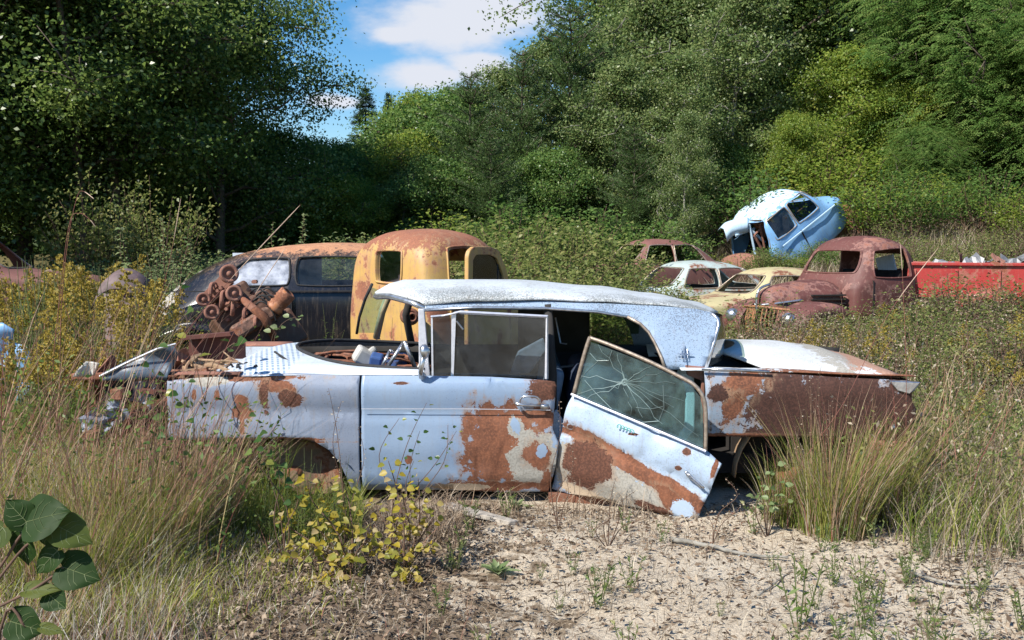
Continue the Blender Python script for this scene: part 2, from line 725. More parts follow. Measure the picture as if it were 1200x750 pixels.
scene.cycles.diffuse_bounces = 2
scene.cycles.glossy_bounces = 2
scene.cycles.transmission_bounces = 3
# ------------------------------------------------------------------ ground
gn = NT('sandy_ground')
n1 = gn.noise(.8, 6); n2 = gn.noise(6, 8, .7); n3 = gn.noise(45, 5, .7); n4 = gn.noise(.25, 4)
sand = gn.mix(gn.step(n3, .3, .7), (.56, .48, .37), (.40, .33, .25))
sand = gn.mix(gn.M('MULTIPLY', gn.step(n1, .45, .65), .45), sand, (.66, .59, .48))
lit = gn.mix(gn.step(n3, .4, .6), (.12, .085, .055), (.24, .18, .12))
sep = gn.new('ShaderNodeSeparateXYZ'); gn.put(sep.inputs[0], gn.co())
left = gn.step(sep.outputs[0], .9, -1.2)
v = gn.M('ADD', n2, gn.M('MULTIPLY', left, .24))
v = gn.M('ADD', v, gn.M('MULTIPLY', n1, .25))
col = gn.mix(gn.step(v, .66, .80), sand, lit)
far_ = gn.step(sep.outputs[1], 6.8, 9.5)
green = gn.mix(gn.step(n2, .35, .65), (.09, .085, .035), (.16, .13, .06))
col = gn.mix(far_, col, green)
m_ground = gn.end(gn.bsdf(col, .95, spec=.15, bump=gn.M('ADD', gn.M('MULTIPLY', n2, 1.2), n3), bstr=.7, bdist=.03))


def warp(a, lim, k):
    t = np.linspace(-1, 1, k)
    return np.sign(t) * (np.abs(t) ** 2.6) * lim + a


xs = warp(0, 260, 201)
ys = np.concatenate([np.linspace(-40, 2, 12)[:-1], np.linspace(2, 14, 110)[:-1], np.linspace(14, 60, 90)[:-1], np.linspace(60, 400, 30)])
XX, YY = np.meshgrid(xs, ys)
ZZ = gh(XX, YY)
near = np.exp(-((YY - 6) / 5) ** 2)
ZZ = ZZ + near * .018 * (np.sin(XX * 9.1 + YY * 3) * np.sin(YY * 11 - XX * 2))
b = MB()
b.v = [tuple(p) for p in np.stack([XX.ravel(), YY.ravel(), ZZ.ravel()], 1).tolist()]
nx = len(xs)
b.f = [(i * nx + j, i * nx + j + 1, (i + 1) * nx + j + 1, (i + 1) * nx + j) for i in range(len(ys) - 1) for j in range(nx - 1)]
tag(b.build('ground', m_ground, smooth=True), kind='structure')
# ------------------------------------------------------------------ the pale blue sedan in front
S = Pl((0, 6.7, 0), (1, 0, 0))
EL = lambda pl, px, py, rx, rz, ang, k: (*[(lambda q: (q.x, q.z))(pl.pt(*pl.pix(px, py)))][0], rx / 174, rz / 174, ang, k)
e = lambda *a: EL(S, *a)
PB = (0.25, 0.33, 0.45)
PW = (0.66, 0.70, 0.74)
m_fend = rusty('fender_paint', (0.23, 0.27, 0.35), (0.18, 0.21, 0.28), [
    e(270, 443, 88, 4, 0, 'rust'), e(322, 452, 27, 9, -8, 'rust'), e(339, 467, 16, 9, -20, 'dark'), e(310, 462, 6, 18, 0, 'dark'),
    e(284, 484, 14, 7, 0, 'rust'), e(283, 470, 9, 9, 0, 'rust'), e(284, 500, 3, 14, 0, 'rust'), e(240, 446, 26, 6, 0, 'primer'), e(330, 515, 60, 2.5, 0, 'rust'),
    e(228, 462, 3, 7, 0, 'rust'), e(255, 463, 3, 6, 0, 'rust'), e(300, 518, 110, 2, 0, 'rust')], speck=.12, rough=.5, streak=.4, edge=.8)
m_door = rusty('door_paint', PB, (0.21, 0.29, 0.42), [
    e(588, 524, 48, 48, -4, 'rust4'), e(624, 541, 30, 34, 0, 'primer'), e(628, 534, 15, 15, -20, 'rust'), e(634, 528, 6, 8, 0, 'paint'),
    e(637, 490, 14, 14, 0, 'rust'), e(604, 500, 9, 12, 15, 'primer'), e(604, 499, 5, 9, 15, 'paint'), e(638, 456, 20, 13, 10, 'dark'), e(585, 572, 62, 6, 0, 'rust'), e(642, 570, 9, 16, 0, 'rust'),
    e(470, 449, 8, 1.6, 0, 'dark'), e(478, 540, 4, 5, 0, 'rust'), e(545, 514, 4, 4, 0, 'rust'), e(540, 573, 30, 4, 0, 'tan')], speck=.06, rough=.38, streak=.2, edge=.75, dirt=.15)
m_quart = rusty('quarter_paint', (0.27, 0.34, 0.44), None, [
    e(972, 478, 122, 48, 0, 'dark4'), e(866, 455, 34, 18, 25, 'rust'), e(855, 478, 22, 16, 60, 'rust'), e(842, 462, 15, 12, 0, 'dark'), e(850, 510, 70, 2.5, 0, 'rust')],
    speck=.2, rough=.55, edge=.8, dark=(0.040, 0.016, 0.011))
m_roof = rusty('roof_paint', (0.56, 0.60, 0.64), (0.42, 0.44, 0.44), [], speck=.04, speckc=(0.10, 0.11, 0.11), rough=.5, streak=.6, dirt=.04, speckx=(1, 7.5, 6.9, .16))
m_cpil = rusty('pillar_paint', (0.29, 0.38, 0.51), (0.25, 0.34, 0.47), [], speck=.65, speckc=(0.10, 0.12, 0.15), rough=.45, dirt=.4)
m_deck = rusty('deck_paint', (0.60, 0.62, 0.64), (0.50, 0.51, 0.50), [(2.62, .9, .30, 9, 0, 'rust'), (2.36, 1.2, .16, .34, 0, 'primer'), (2.52, .86, .10, .06, 0, 'paint')], speck=.25, rough=.5, edge=1.0,
               rustc=(0.34, 0.2, 0.14), dark=(0.25, 0.13, 0.09))
m_white = rusty('cowl_paint', (0.55, 0.61, 0.68), None, [], speck=.15, rust=.12, rough=.45)
m_rust = rusty('rust_metal', (0.20, 0.075, 0.04), (0.12, 0.05, 0.03), [], rust=.5, rough=.9)
m_rustp = rusty('pink_rust_metal', (0.26, 0.12, 0.085), (0.17, 0.07, 0.05), [], rust=.35, rustc=(0.3, 0.12, 0.07), rough=.9)
m_tanrust = rusty('tan_rust_metal', (0.36, 0.24, 0.14), (0.25, 0.15, 0.09), [], rust=.4, rough=.9)
m_chrome = simple('dull_chrome', (0.62, 0.63, 0.66), .28, .85, .35, 25, .1)
m_alu = simple('pale_window_frame', (0.72, 0.73, 0.80), .35, .5, .15, 30, .1)
m_oldtrim = simple('weathered_trim', (0.42, 0.34, 0.27), .45, .55, .4, 30, .3)
m_rubber = simple('old_rubber', (0.025, 0.025, 0.027), .8, 0, .4, 20, .3)
m_black = simple('dark_underside', (0.018, 0.014, 0.012), .95, 0, .4, 6)
m_headl = simple('dark_headliner', (0.035, 0.032, 0.03), .95, 0, .4, 6)
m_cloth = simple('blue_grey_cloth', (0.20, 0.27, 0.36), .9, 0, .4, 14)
m_navy = simple('navy_cloth', (0.03, 0.045, 0.085), .8, 0, .4, 8)
m_plast = simple('white_plastic', (0.52, 0.50, 0.46), .5, 0, .3, 8)
m_bplast = simple('blue_plastic', (0.05, 0.10, 0.26), .4, 0, .2, 8)
m_glass = glass('dusty_glass', (0.66, 0.70, 0.70), .055, .05, (0.30, 0.33, 0.37))
m_teal = glass('teal_cracked_glass', (0.55, 0.80, 0.80), .10, .13, (0.30, 0.50, 0.52))
m_gglass = glass('green_rear_glass', (0.55, 0.66, 0.42), .25, .1)
m_crack = simple('glass_crack', (0.24, 0.32, 0.31), .3)
m_tyre = simple('tyre_rubber', (0.03, 0.028, 0.026), .9, 0, .4, 15)
m_pane = glass('hazy_windscreen', (0.7, 0.75, 0.78), .22, .55, (0.62, 0.64, 0.70))

car = thing('derelict_sedan', 'pale blue and white sedan, rust-eaten, one rear door hanging open, nearest the camera', 'car', (0.2, 7.65, 0))


def dent(s, t, amp=.006, f=2.3):
    return amp * mnoise.noise((s * f, t * f, 3.3)) + amp * .35 * mnoise.noise((s * 7, t * 7, 1.3))


SIDE = [(.08, -.075), (.22, -.02), (.42, 0.004), (.60, 0), (.675, -.022), (.705, .003), (.80, .014), (.87, .004), (.905, -.03), (.94, -.06)]
side = lambda s, t: lerp(SIDE, t) + dent(s, t)
panel('front_fender', [(196, 446), (230, 443), (290, 440), (345, 438), (421, 440), (421, 579), (411, 579), (405, 560), (397, 541), (385, 527), (370, 518), (352, 514), (270, 515), (197, 516)], S, m_fend, car, side)
fd = panel('front_door', [(423.5, 440), (505, 441), (575, 442), (635, 445), (650, 447), (652, 452), (650, 472), (648, 503), (655, 520), (651, 548), (643, 579), (590, 580), (525, 577), (423.5, 577)], S, m_door, car, side, th=.012)
panel('rear_quarter', [(826, 433), (902, 437), (980, 442), (1048, 445), (1079, 447.5), (1071, 455), (1064, 463), (1072, 478), (1073, 498), (1063, 524), (1045, 521), (960, 513), (829, 511.5), (826, 490)], S, m_quart, car,
      lambda s, t: lerp([(.40, -.05), (.50, 0), (.68, .02), (.80, .03), (.88, .0), (.93, -.03)], t) + dent(s, t, .012))
# rocker and underbody
b = MB()
b.box((0.3, 7.65, .26), (4.4, 1.5, .14))
b.box((0.3, 7.2, .2), (4.4, .08, .13)); b.box((0.3, 8.1, .2), (4.4, .08, .13))
b.box((2.0, 7.65, .36), (.9, 1.4, .2)); b.box((-1.9, 7.65, .38), (.5, 1.3, .1))
b.build('underbody', m_black, car, True)
for cx in (-1.52, 2.0):
    b = MB()
    rows = [[(cx + r * math.cos(a), y, .18 + r * math.sin(a)) for y in (6.80, 6.9, 7.0)] for r in (.46,) for a in [math.pi * k / 14 for k in range(15)]]
    b.grid(rows)
    b.grid([[(cx + r * math.cos(a), 7.0, .18 + r * math.sin(a)) for r in (.0, .23, .46)] for a in [math.pi * k / 14 for k in range(15)]])
    b.build('wheel_housing', m_tanrust, car, True, smooth=True, solid=.01)
AX = Matrix.Rotation(R(90), 4, 'X')
for cx in (-1.52, 2.0):
    b = MB()
    b.lathe([(.001, .06), (.05, .07), (.06, .03), (.14, .02), (.16, -.06), (.001, -.06)], Matrix.Translation((cx, 6.92, .2)) @ AX, 20)
    b.tube([(cx, 7.0, .2), (cx, 8.3, .2)], .04)
    b.build('brake_drum', m_rust, car, True, smooth=True)

panel('inner_skirt', [(292, 518), (352, 516), (372, 520), (388, 531), (398, 546), (405, 578), (352, 580), (322, 560)], Pl((0, 6.86, 0), (1, 0, 0)), rusty('inner_skirt_metal', (.20, .135, .085), (.13, .08, .05), [], rust=.5, rough=.9), car, lambda s, t: .05 * mnoise.noise((s * 4, t * 4, 2)), th=.006)
# roof
ZE = [(-.62, 1.366), (-.24, 1.395), (.24, 1.40), (.6, 1.389), (1.0, 1.365), (1.28, 1.335), (1.42, 1.30)]
ZC = [(-1.05, 1.472), (-.85, 1.512), (0, 1.512), (.65, 1.462), (1.1, 1.402), (1.4, 1.345), (1.6, 1.30)]


def roofp(u, v, dz=0):
    s = math.sin(math.pi * v)
    xf = -.613 - .43 * s ** .8 - .16 * v * (1 - s)
    xr = 1.41 + .14 * s
    x = xf + (xr - xf) * u
    fr = s ** .5
    z = lerp(ZE, max(x, -.61) if v < .06 else x) * (1 - fr) + lerp(ZC, x) * fr
    z -= .05 * (max(0, .08 - u) / .08) ** 2 * fr + .03 * (max(0, u - .93) / .07) ** 2 * fr
    return (x, 6.95 + 1.40 * v, z + dz + .004 * mnoise.noise((x * 3, v * 4, 0)))


us = [0, .015, .04, .08] + [.08 + .85 * k / 26 for k in range(1, 27)] + [.955, .98, 1]
vs_ = [0, .012, .03, .06] + [.06 + .88 * k / 16 for k in range(1, 17)] + [.97, .988, 1]
MB().grid([[roofp(u, v) for v in vs_] for u in us]).build('roof', m_roof, car, True, smooth=True, solid=.012)
MB().grid([[roofp(.02 + .96 * u, .015 + .97 * v, -.045) for v in vs_] for u in us]).build('headliner', m_headl, car, True, smooth=True)
hp = [roofp(0, v, -.02) for v in [k / 24 for k in range(25)]]
MB().tube(hp, .02, 8).build('windscreen_header_trim', m_chrome, car, True, smooth=True)
SC = Pl((0, 6.78, .93), (1, 0, 0), (0, .17, .44))
open_c = [(779, 433), (775, 420), (767, 402), (760, 390), (750, 380), (735, 372), (699, 366), (640, 362), (560, 361), (497, 364)]
c_out = [(497, 358), (560, 353), (640, 353), (700, 355), (770, 358.5), (815, 362), (833, 366), (840, 372), (841, 379), (837, 398), (826, 432)]
panel('rear_pillar', c_out + open_c, SC, m_cpil, car, lambda s, t: dent(s, t, .004) + (.02 * math.sin(max(0, min(1, t / .45)) * math.pi)), th=.02)
# far side pillar panel mirrored
o = panel('far_rear_pillar', c_out + open_c, SC, m_cpil, car, th=.02)
for v in o.data.vertices:
    v.co.y = 15.3 - v.co.y
o.data.flip_normals()
o.name = 'rear_pillar'
tp = [SC.pt(*SC.pix(*p), .012) for p in reversed(open_c)]
MB().tube(tp[:5], .011, 6).build('drip_rail', m_chrome, car, True, smooth=True)
MB().tube(tp[4:], .012, 6).build('door_opening_trim', m_oldtrim, car, True, smooth=True)
MB().tube([SC.pt(*SC.pix(*p), .006) for p in [(833, 367), (841, 374), (842, 381), (837, 400), (827, 432)]], .014, 6).build('rear_window_trim', m_chrome, car, True, smooth=True)
# pillar emblem : four pointed star in a thin frame
em = MB()
c = SC.pt(*SC.pix(801, 416), .03)
X3, Y3 = V3((1, 0, 0)), SC.ey
for d1, d2, L, wd in ((X3, Y3, .055, .006), (Y3, X3, .072, .006)):
    em.prism([c - d1 * L, c + d2 * wd, c + d1 * L, c - d2 * wd], (0, -.008, 0))
q = [c + X3 * a * .022 + Y3 * b_ * .034 for a, b_ in ((-1, -1), (1, -1), (1, 1), (-1, 1), (-1, -1))]
em.tube(q, .003, 4)
em.build('star_emblem', m_chrome, car, True)
# rear window
rows = []
for v in [k / 14 for k in range(15)]:
    s = math.sin(math.pi * v) ** .6
    top, bot = V3(roofp(.995, v, -.02)), V3((1.30 + .24 * s, 6.83 + 1.64 * v, .945 + .05 * s))
    rows.append([top.lerp(bot, t) + V3((.05 + .02 * math.sin(math.pi * t), 0, 0)) for t in [0, .25, .5, .75, 1]])
MB().grid(rows).build('rear_window', m_gglass, car, True, smooth=True)
# deck
ZN = [(1.3, .905), (1.70, .905), (2.15, .882), (2.67, .86), (2.8, .85)]
ZK = [(1.3, 1.0), (1.6, 1.043), (2.0, 1.038), (2.3, 1.005), (2.55, .94), (2.85, .84)]
rows = []
for u in [k / 20 for k in range(21)]:
    row = []
    for v in [k / 18 for k in range(19)]:
        s = math.sin(math.pi * v)
        x = (1.52 + .18 * s) + (2.72 + .12 * s - 1.52 - .18 * s) * u
        fr = s ** .6
        k_ = max(0, (1.80 - x) / .3); k_ = min(1, k_)
        y0 = 6.93 + .42 * k_
        row.append((x, y0 + (1.44 - .84 * k_) * v, (lerp(ZN, x) + .10 * k_) * (1 - fr) + lerp(ZK, x) * fr))
    rows.append(row)
MB().grid(rows).build('boot_lid', m_deck, car, True, smooth=True, solid=.012)
for yy, sg in ((6.72, 1), (8.58, -1)):
    rows = [[(x, yy, lerp([(1.2, .935), (1.7, .925), (2.6, .90), (2.85, .885)], x)), (x, yy + sg * .10, lerp([(1.2, .94), (1.7, .93), (2.6, .885)], x) + .004), (x, yy + sg * .16, .875 if x > 1.5 else .90), (x, yy + sg * .24, .86)] for x in [1.15 + .1 * k for k in range(17)]]
    MB().grid(rows).build('fin_top', m_deck if sg < 0 else rusty('fin_paint', (.60, .65, .70), None, [(2.4, .9, .66, 1, 0, 'rust')], rough=.5, speck=.2), car, True, smooth=True, solid=.008)
MB().tube([S.pt(*S.pix(*p), .01) for p in [(822, 432), (860, 433), (901, 435.5)]], .010, 6).build('belt_moulding', m_chrome, car, True, smooth=True)
MB().grid([[(2.72 + .03 * math.sin(v * 3.1), 6.74 + 1.82 * v, z) for z in (.42, .55, .7, .86)] for v in [k / 8 for k in range(9)]]).build('tail_panel', m_rust, car, True, smooth=True, solid=.01)
MB().tube([(2.45, 6.72, .40), (2.65, 6.74, .40), (2.74, 6.9, .40), (2.78, 7.65, .40), (2.74, 8.4, .40), (2.6, 8.56, .40)], .06, 8).build('rear_bumper', m_rust, car, True, smooth=True)
FP = Pl((0, 6.66, 0), (1, 0, 0))
MB().prism([FP.pt(*FP.pix(*p)) for p in [(1042, 446), (1079, 448), (1066, 462), (1052, 458)]], (0, .06, 0)).build('tail_light_housing', m_chrome, car, True, bevel=.006)
panel('shelf_tray', [(1.2, 6.95), (1.75, 6.95), (1.75, 8.35), (1.2, 8.35)], Pl((0, 0, .885), (1, 0, 0), (0, 1, 0)), m_black, car, st=True, cell=.5)

# far body side
FS = Pl((0, 8.6, 0), (1, 0, 0))
far = [(-2.35, .2), (-2.35, .93), (-1.9, .95), (-.5, .93), (1.2, .93), (2.6, .92), (2.85, .9), (2.75, .45), (2.3, .45), (2.2, .62), (1.8, .62), (1.7, .2), (-1.0, .2), (-1.15, .6), (-1.9, .6), (-2.0, .2)]
panel('far_body_side', far, FS, m_headl, car, st=True, cell=.12, bulge=lambda s, t: -.03 * abs(t - .5)).name = 'body_side'
b = MB()
for pp in ([(.28, 6.86, .3), (.28, 6.88, .9), (.25, 6.97, 1.37)], [(.28, 8.44, .3), (.28, 8.42, .9), (.25, 8.33, 1.37)], [(-.86, 8.5, .93), (-.9, 8.42, 1.2), (-.84, 8.33, 1.39)]):
    MB().tube(pp, .032, 8).build('door_pillar', m_headl, car, True, smooth=True)
MB().grid([[(x, 8.28 + .03 * math.sin(x * 14), z) for z in (.9, 1.05, 1.2, 1.38)] for x in [.05 + .05 * k for k in range(13)]]).build('dark_interior_sheet', m_headl, car, True, smooth=True, solid=.01)  # dark sheet added on the far side to black out the interior
MB().grid([[(x, 8.5 - .4 * (z - .93), z) for z in (.93, 1.15, 1.36)] for x in [.68 + .1 * k for k in range(5)]]).build('door_glass', m_gglass, car, True, smooth=True)
# windscreen pillar, wrap-around, near side
b = MB()
P = Pl((0, 6.86, 0), (1, 0, 0))
b.prism([P.pt(*P.pix(*p)) for p in [(490, 362), (497, 362), (504, 441), (491, 441)]], (0, .05, 0))
b.build('windscreen_pillar', m_alu, car, True, bevel=.006)
# interior
b = MB()
b.box((-.05, 7.65, .38), (.62, 1.3, .2)); b.box((.27, 7.65, .66), (.13, 1.3, .5), (0, .18, 0))
b.build('front_seat', m_cloth, car, True, bevel=.04, smooth=True)
b = MB()
b.box((.95, 7.65, .38), (.55, 1.35, .2)); b.box((1.27, 7.65, .66), (.14, 1.35, .5), (0, .3, 0))
b.build('rear_seat', m_headl, car, True, bevel=.04)
b = MB()
b.box((-1.0, 7.65, .80), (.22, 1.5, .16)); b.box((-1.2, 7.65, .55), (.03, 1.5, .6))
b.build('dashboard', m_bplast, car, True, bevel=.03)
b = MB()
sw = Matrix.Translation((-.70, 7.3, .86)) @ Matrix.Rotation(R(-62), 4, 'Y')
ring = [sw @ V3((.19 * math.cos(a), .19 * math.sin(a), 0)) for a in [2 * math.pi * k / 24 for k in range(25)]]
b.tube(ring, .011, 6, cap=False)
b.tube([sw @ V3((-.19, 0, 0)), sw @ V3((.19, 0, 0))], .012); b.tube([sw @ V3((0, 0, 0)), sw @ V3((0, 0, -.35))], .02)
b.build('steering_wheel', m_plast, car, True, smooth=True)
b = MB()
for a, c_, r in [((452, 433), (474, 400), .014), ((474, 400), (487, 432), .016), ((447, 431), (457, 411), .012), ((457, 411), (462, 412), .012)]:
    b.tube([W(*a, 7.02), W(*c_, 7.06)], r, 8)
b.build('vent_window_frame', m_chrome, car, True, smooth=True)
MB().box(W(427, 418, 7.25), (.15, .12, .12), (.2, .5, .4)).box(W(436, 411, 7.25), (.05, .05, .07), (.2, .9, .4)).build('plastic_jug', m_plast, car, True, bevel=.02)
b = MB()
b.box(W(441, 422, 7.2), (.09, .1, .09), (.3, .2, 0)); b.box(W(459, 430, 7.15), (.07, .08, .05), (.1, .4, 0))
b.build('heater_box', m_bplast, car, True, bevel=.015)
b = MB()
for k in range(16):
    p = V3((rnd.uniform(-1.45, -.75), rnd.uniform(7.1, 8.2), rnd.uniform(.84, .95)))
    q = V3([rnd.gauss(0, .14), rnd.gauss(0, .14), rnd.gauss(0, .03)])
    b.tube([p - q, p + V3((0, 0, .02)), p + q], rnd.uniform(.006, .02), 6)
b.box((-1.25, 7.45, .90), (.3, .12, .05), (0, .1, .5)); b.box((-1.15, 7.9, .88), (.2, .3, .05), (.1, 0, .2))
b.build('loose_scrap', m_rust, car, True)
# cowl: from the windscreen base out to fender tops and bonnet line
INN = [(-.60, 6.80, .925), (-1.15, 6.93, .950), (-1.5, 7.28, .985), (-1.66, 7.7, 1.01), (-1.5, 8.1, 1.005), (-1.15, 8.38, .97), (-.7, 8.48, .94)]
OUT = [(-.60, 6.73, .905), (-1.35, 6.73, .905), (-1.97, 6.80, .90), (-1.99, 7.65, .955), (-1.97, 8.45, .92), (-1.35, 8.57, .92), (-.7, 8.57, .92)]
ci, co_ = catmull(INN, 8), catmull(OUT, 8)
b = MB().grid([[a.lerp(b_, t) + V3((0, 0, .02 * math.sin(math.pi * t))) for t in [0, .08, .25, .5, .75, .92, 1]] for a, b_ in zip(ci, co_)])
lv = NT('louvred_cowl_paint')
sx = lv.new('ShaderNodeSeparateXYZ'); lv.put(sx.inputs[0], lv.co())
fx_ = lv.M('FRACT', lv.M('MULTIPLY', lv.M('ADD', sx.outputs[0], lv.M('MULTIPLY', sx.outputs[1], .25)), 26))
fy_ = lv.M('FRACT', lv.M('MULTIPLY', sx.outputs[1], 15))
slot = lv.M('MULTIPLY', lv.step(lv.M('ABSOLUTE', lv.M('SUBTRACT', fx_, .5)), .26, .16), lv.step(lv.M('ABSOLUTE', lv.M('SUBTRACT', fy_, .5)), .40, .32))
slot = lv.M('MULTIPLY', slot, lv.M('MULTIPLY', lv.step(sx.outputs[0], -1.50, -1.56), lv.step(sx.outputs[0], -1.98, -1.93)))
nn_ = lv.noise(9, 6, .6)
cl = lv.mix(lv.step(nn_, .35, .7), (.60, .66, .73), (.48, .53, .58))
cl = lv.mix(lv.M('MULTIPLY', lv.step(lv.noise(60, 5), .62, .68), .6), cl, (.12, .10, .09))
cl = lv.mix(lv.M('MULTIPLY', slot, .75), cl, (.16, .24, .34))
m_cowl = lv.end(lv.bsdf(cl, .45, bump=lv.M('MULTIPLY', slot, -1.0), bstr=.5, bdist=.004))
b.build('cowl', m_cowl, car, True, smooth=True)
MB().tube([p + V3((0, 0, .008)) for p in ci], .014, 6).build('windscreen_rubber', m_rubber, car, True, smooth=True)
# surviving glass in the far half of the windscreen
rows = []
for k in range(22, 44):
    a = ci[k]
    v = .35 + .6 * (k - 22) / 22
    t_ = V3(roofp(0, v, -.03))
    rows.append([a.lerp(t_, t) + V3((-.08 * math.sin(math.pi * t), 0, 0)) for t in [0, .25, .5, .75, 1]])
MB().grid([[W(434 + 20 * t, 336 + 8 * t, 7.85), W(424 + 22 * t, 365, 7.95), W(420 + 22 * t, 390, 8.05)] for t in (0, .5, 1)]).build('windscreen_glass', m_teal, car, True, smooth=True)
b = MB()
b.tube([W(436, 333, 7.75), W(428, 350, 7.85), W(421, 372, 7.95), W(418, 391, 8.0)], .012, 6)
b.build('windscreen_edge', m_rubber, car, True, smooth=True)
MB().tube([W(457, 342, 8.0), W(448, 365, 8.1), W(441, 396, 8.2)], .03, 6).build('windscreen_pillar', simple('beige_frame', (.42, .36, .22), .6), car, True, smooth=True)
# wipers
b = MB()
b.tube([W(322, 417, 7.2) + V3((0, 0, .03)), W(335, 426, 7.1) + V3((0, 0, .03)), W(348, 432, 7.0) + V3((0, 0, .02))], .009, 6)
b.build('wiper_arm', m_rubber, car, True)
# fender top and engine bay
MB().grid([[(x, 6.715, .905), (x, 6.74, .918), (x, 6.80, .915), (x, 6.86, .895)] for x in [-2.33 + .12 * k for k in range(5)]] ).build('fender_top', m_rustp, car, True, smooth=True, solid=.006)
MB().grid([[(x, 8.42, .93), (x, 8.50, .96), (x, 8.58, .93)] for x in [-2.6 + .12 * k for k in range(7)]]).build('fender_top', m_rustp, car, True, smooth=True, solid=.006)
b = MB()
b.box((-2.05, 7.65, .62), (.02, 1.5, .6)); b.grid([[(x, 8.38, .3), (x, 8.42, .93)] for x in (-2.6, -2.3, -2.0)])
b.build('firewall', m_white, car, True)
b = MB()
EP = Pl((0, 7.75, 0), (1, 0, 0))
b.prism([EP.pt(*EP.pix(*p)) for p in [(222, 395), (273, 390), (287, 402), (288, 442), (218, 447)]], (0, .02, 0))
b.prism([EP.pt(*EP.pix(*p)) + V3((0, -.0, 0)) for p in [(218, 393), (274, 388), (276, 392), (220, 397)]], (0, -.12, 0))
b.box((-2.35, 7.3, .75), (.5, .9, .02), (0, .1, 0))
b.build('radiator_shroud', rusty('dark_rust_sheet', (.11, .035, .025), (.07, .025, .02), [], rust=.25, rough=.85), car, True)
b = MB()
for k in range(46):
    p = V3((rnd.uniform(-2.45, -2.05), rnd.uniform(6.9, 7.5), rnd.uniform(.8, .95)))
    q = V3([rnd.gauss(0, .09), rnd.gauss(0, .09), rnd.gauss(0, .03)])
    b.tube([p - q, p + V3((rnd.gauss(0, .02), 0, rnd.uniform(0, .04))), p + q], rnd.uniform(.004, .018), 5)
b.box((-2.3, 7.1, .86), (.3, .06, .05), (0, .1, .2)); b.box((-2.25, 7.0, .90), (.2, .04, .03), (0, -.1, -.1))
b.build('torn_metal', m_tanrust, car, True)
b = MB()
b.box((-1.85, 7.1, .86), (.1, .09, .10), (0, 0, .3))
b.build('brake_reservoir', simple('grey_metal', (.3, .32, .32), .6), car, True, bevel=.008)
b = MB()
for k in range(9):
    p = V3((-1.95 + .03 * k, 6.95 + rnd.random() * .4, .86))
    b.tube(catmull([p, p + V3((rnd.uniform(-.12, .02), -.05, .09)), p + V3((rnd.uniform(-.1, .1), -.08, .02)), p + V3((rnd.uniform(-.1, .1), -.1, -.08))], 5), rnd.choice([.005, .008, .01]), 6)
b.build('hoses', m_rubber, car, True, smooth=True)
b = MB().box((-2.0, 7.55, .84), (.35, .5, .12))
b.build('inner_fender', m_white, car, True)
# crumpled front end
NP = Pl((0, 7.0, 0), (1, .12, 0))
panel('crumpled_panel', [(120, 437), (150, 422), (185, 408), (205, 404), (209, 415), (196, 445), (150, 447), (122, 445)], NP, rusty('dull_blue_paint', (.07, .10, .14), (.05, .07, .10), [], rust=.3, rough=.4), car,
      lambda s, t: .05 * mnoise.noise((s * 5, t * 9, 1)) + .03 * math.sin(t * 30))
MB().tube([NP.pt(*NP.pix(*p), .02) for p in [(118, 441), (150, 425), (185, 409), (207, 403)]], .010, 6).build('crumpled_trim', m_chrome, car, True)
MB().grid([[W(106 + 26 * t + 4 * s, 446 - 30 * t + 22 * s * s * .3, 6.9 + .25 * s) for s in (0, .5, 1, 1.5, 2)] for t in [0, .25, .5, .75, 1]]).build('grille_shell', m_rustp, car, True, smooth=True, solid=.01)
panel('headlamp_bezel', [(86, 441), (100, 424), (117, 425), (108, 441)], NP, m_plast, car, lambda s, t: .03 * math.sin(s * 40), cell=.03)
b = MB()
b.box((-2.7, 6.92, .88), (.75, .06, .05), (0, -.03, 0)); b.box((-2.75, 7.7, .75), (.08, 1.7, .08)); b.box((-2.9, 7.6, .45), (.1, 1.8, .12))
b.build('front_frame', m_rust, car, True, bevel=.01)
for k in range(9):
    c0 = V3((-2.42 - .06 * k, rnd.uniform(6.85, 7.3), rnd.uniform(.45, .95)))
    L = rnd.uniform(.15, .32)
    d1 = V3((rnd.gauss(0, 1), rnd.gauss(0, .3), rnd.gauss(0, .5))).normalized() * L
    d2 = d1.cross(V3((rnd.gauss(0, .3), -1, rnd.gauss(0, .3)))).normalized() * L * .6
    MB().grid([[c0 + d1 * (i / 5 - .5) + d2 * (j / 4 - .5) + V3((0, mnoise.noise((i * .9, j * .9, k)) * .12, mnoise.noise((i * .9, j * .9, k + 9)) * .06)) for j in range(5)] for i in range(6)]).build('crumpled_sheet', [m_rust, m_rustp, m_headl, m_fend][k % 4], car, True, solid=.005)

# front door fittings
b = MB()
G = Pl((0, 6.80, 0), (1, 0, 0))
gp = lambda pts, n=0: [G.pt(*G.pix(*p), n) for p in pts]
b.tube(gp([(530, 441), (533, 366), (540, 366), (641, 371), (640.5, 444)]), .013, 4)
b.build('window_frame', m_alu, fd, False)
MB().prism(gp([(532, 440), (534, 368), (639, 373), (639, 443)]), (0, .005, 0)).build('door_glass', m_glass, fd)
b = MB()
b.tube(gp([(507, 440), (506, 370), (530, 368.5), (530, 440)]), .009, 4)
b.build('vent_frame', m_alu, fd)
MB().prism(gp([(508, 439), (507, 371), (529, 370), (529, 439)]), (0, .004, 0)).build('vent_glass', m_glass, fd)
b = MB()
b.tube(gp([(505, 371), (518, 370), (537, 366)], .02), .007, 5)
b.tube(gp([(535, 376), (543, 386)], .02), .006, 5)
b.build('bent_trim_strip', m_chrome, fd)
b = MB()
H = lambda px, py, n=.0: S.pt(*S.pix(px, py), n + .015)
b.tube(catmull([H(609, 471, .005), H(611, 465, .03), H(618, 463, .04), H(629, 464, .04), H(633, 470, .02)], 4), .007, 6)
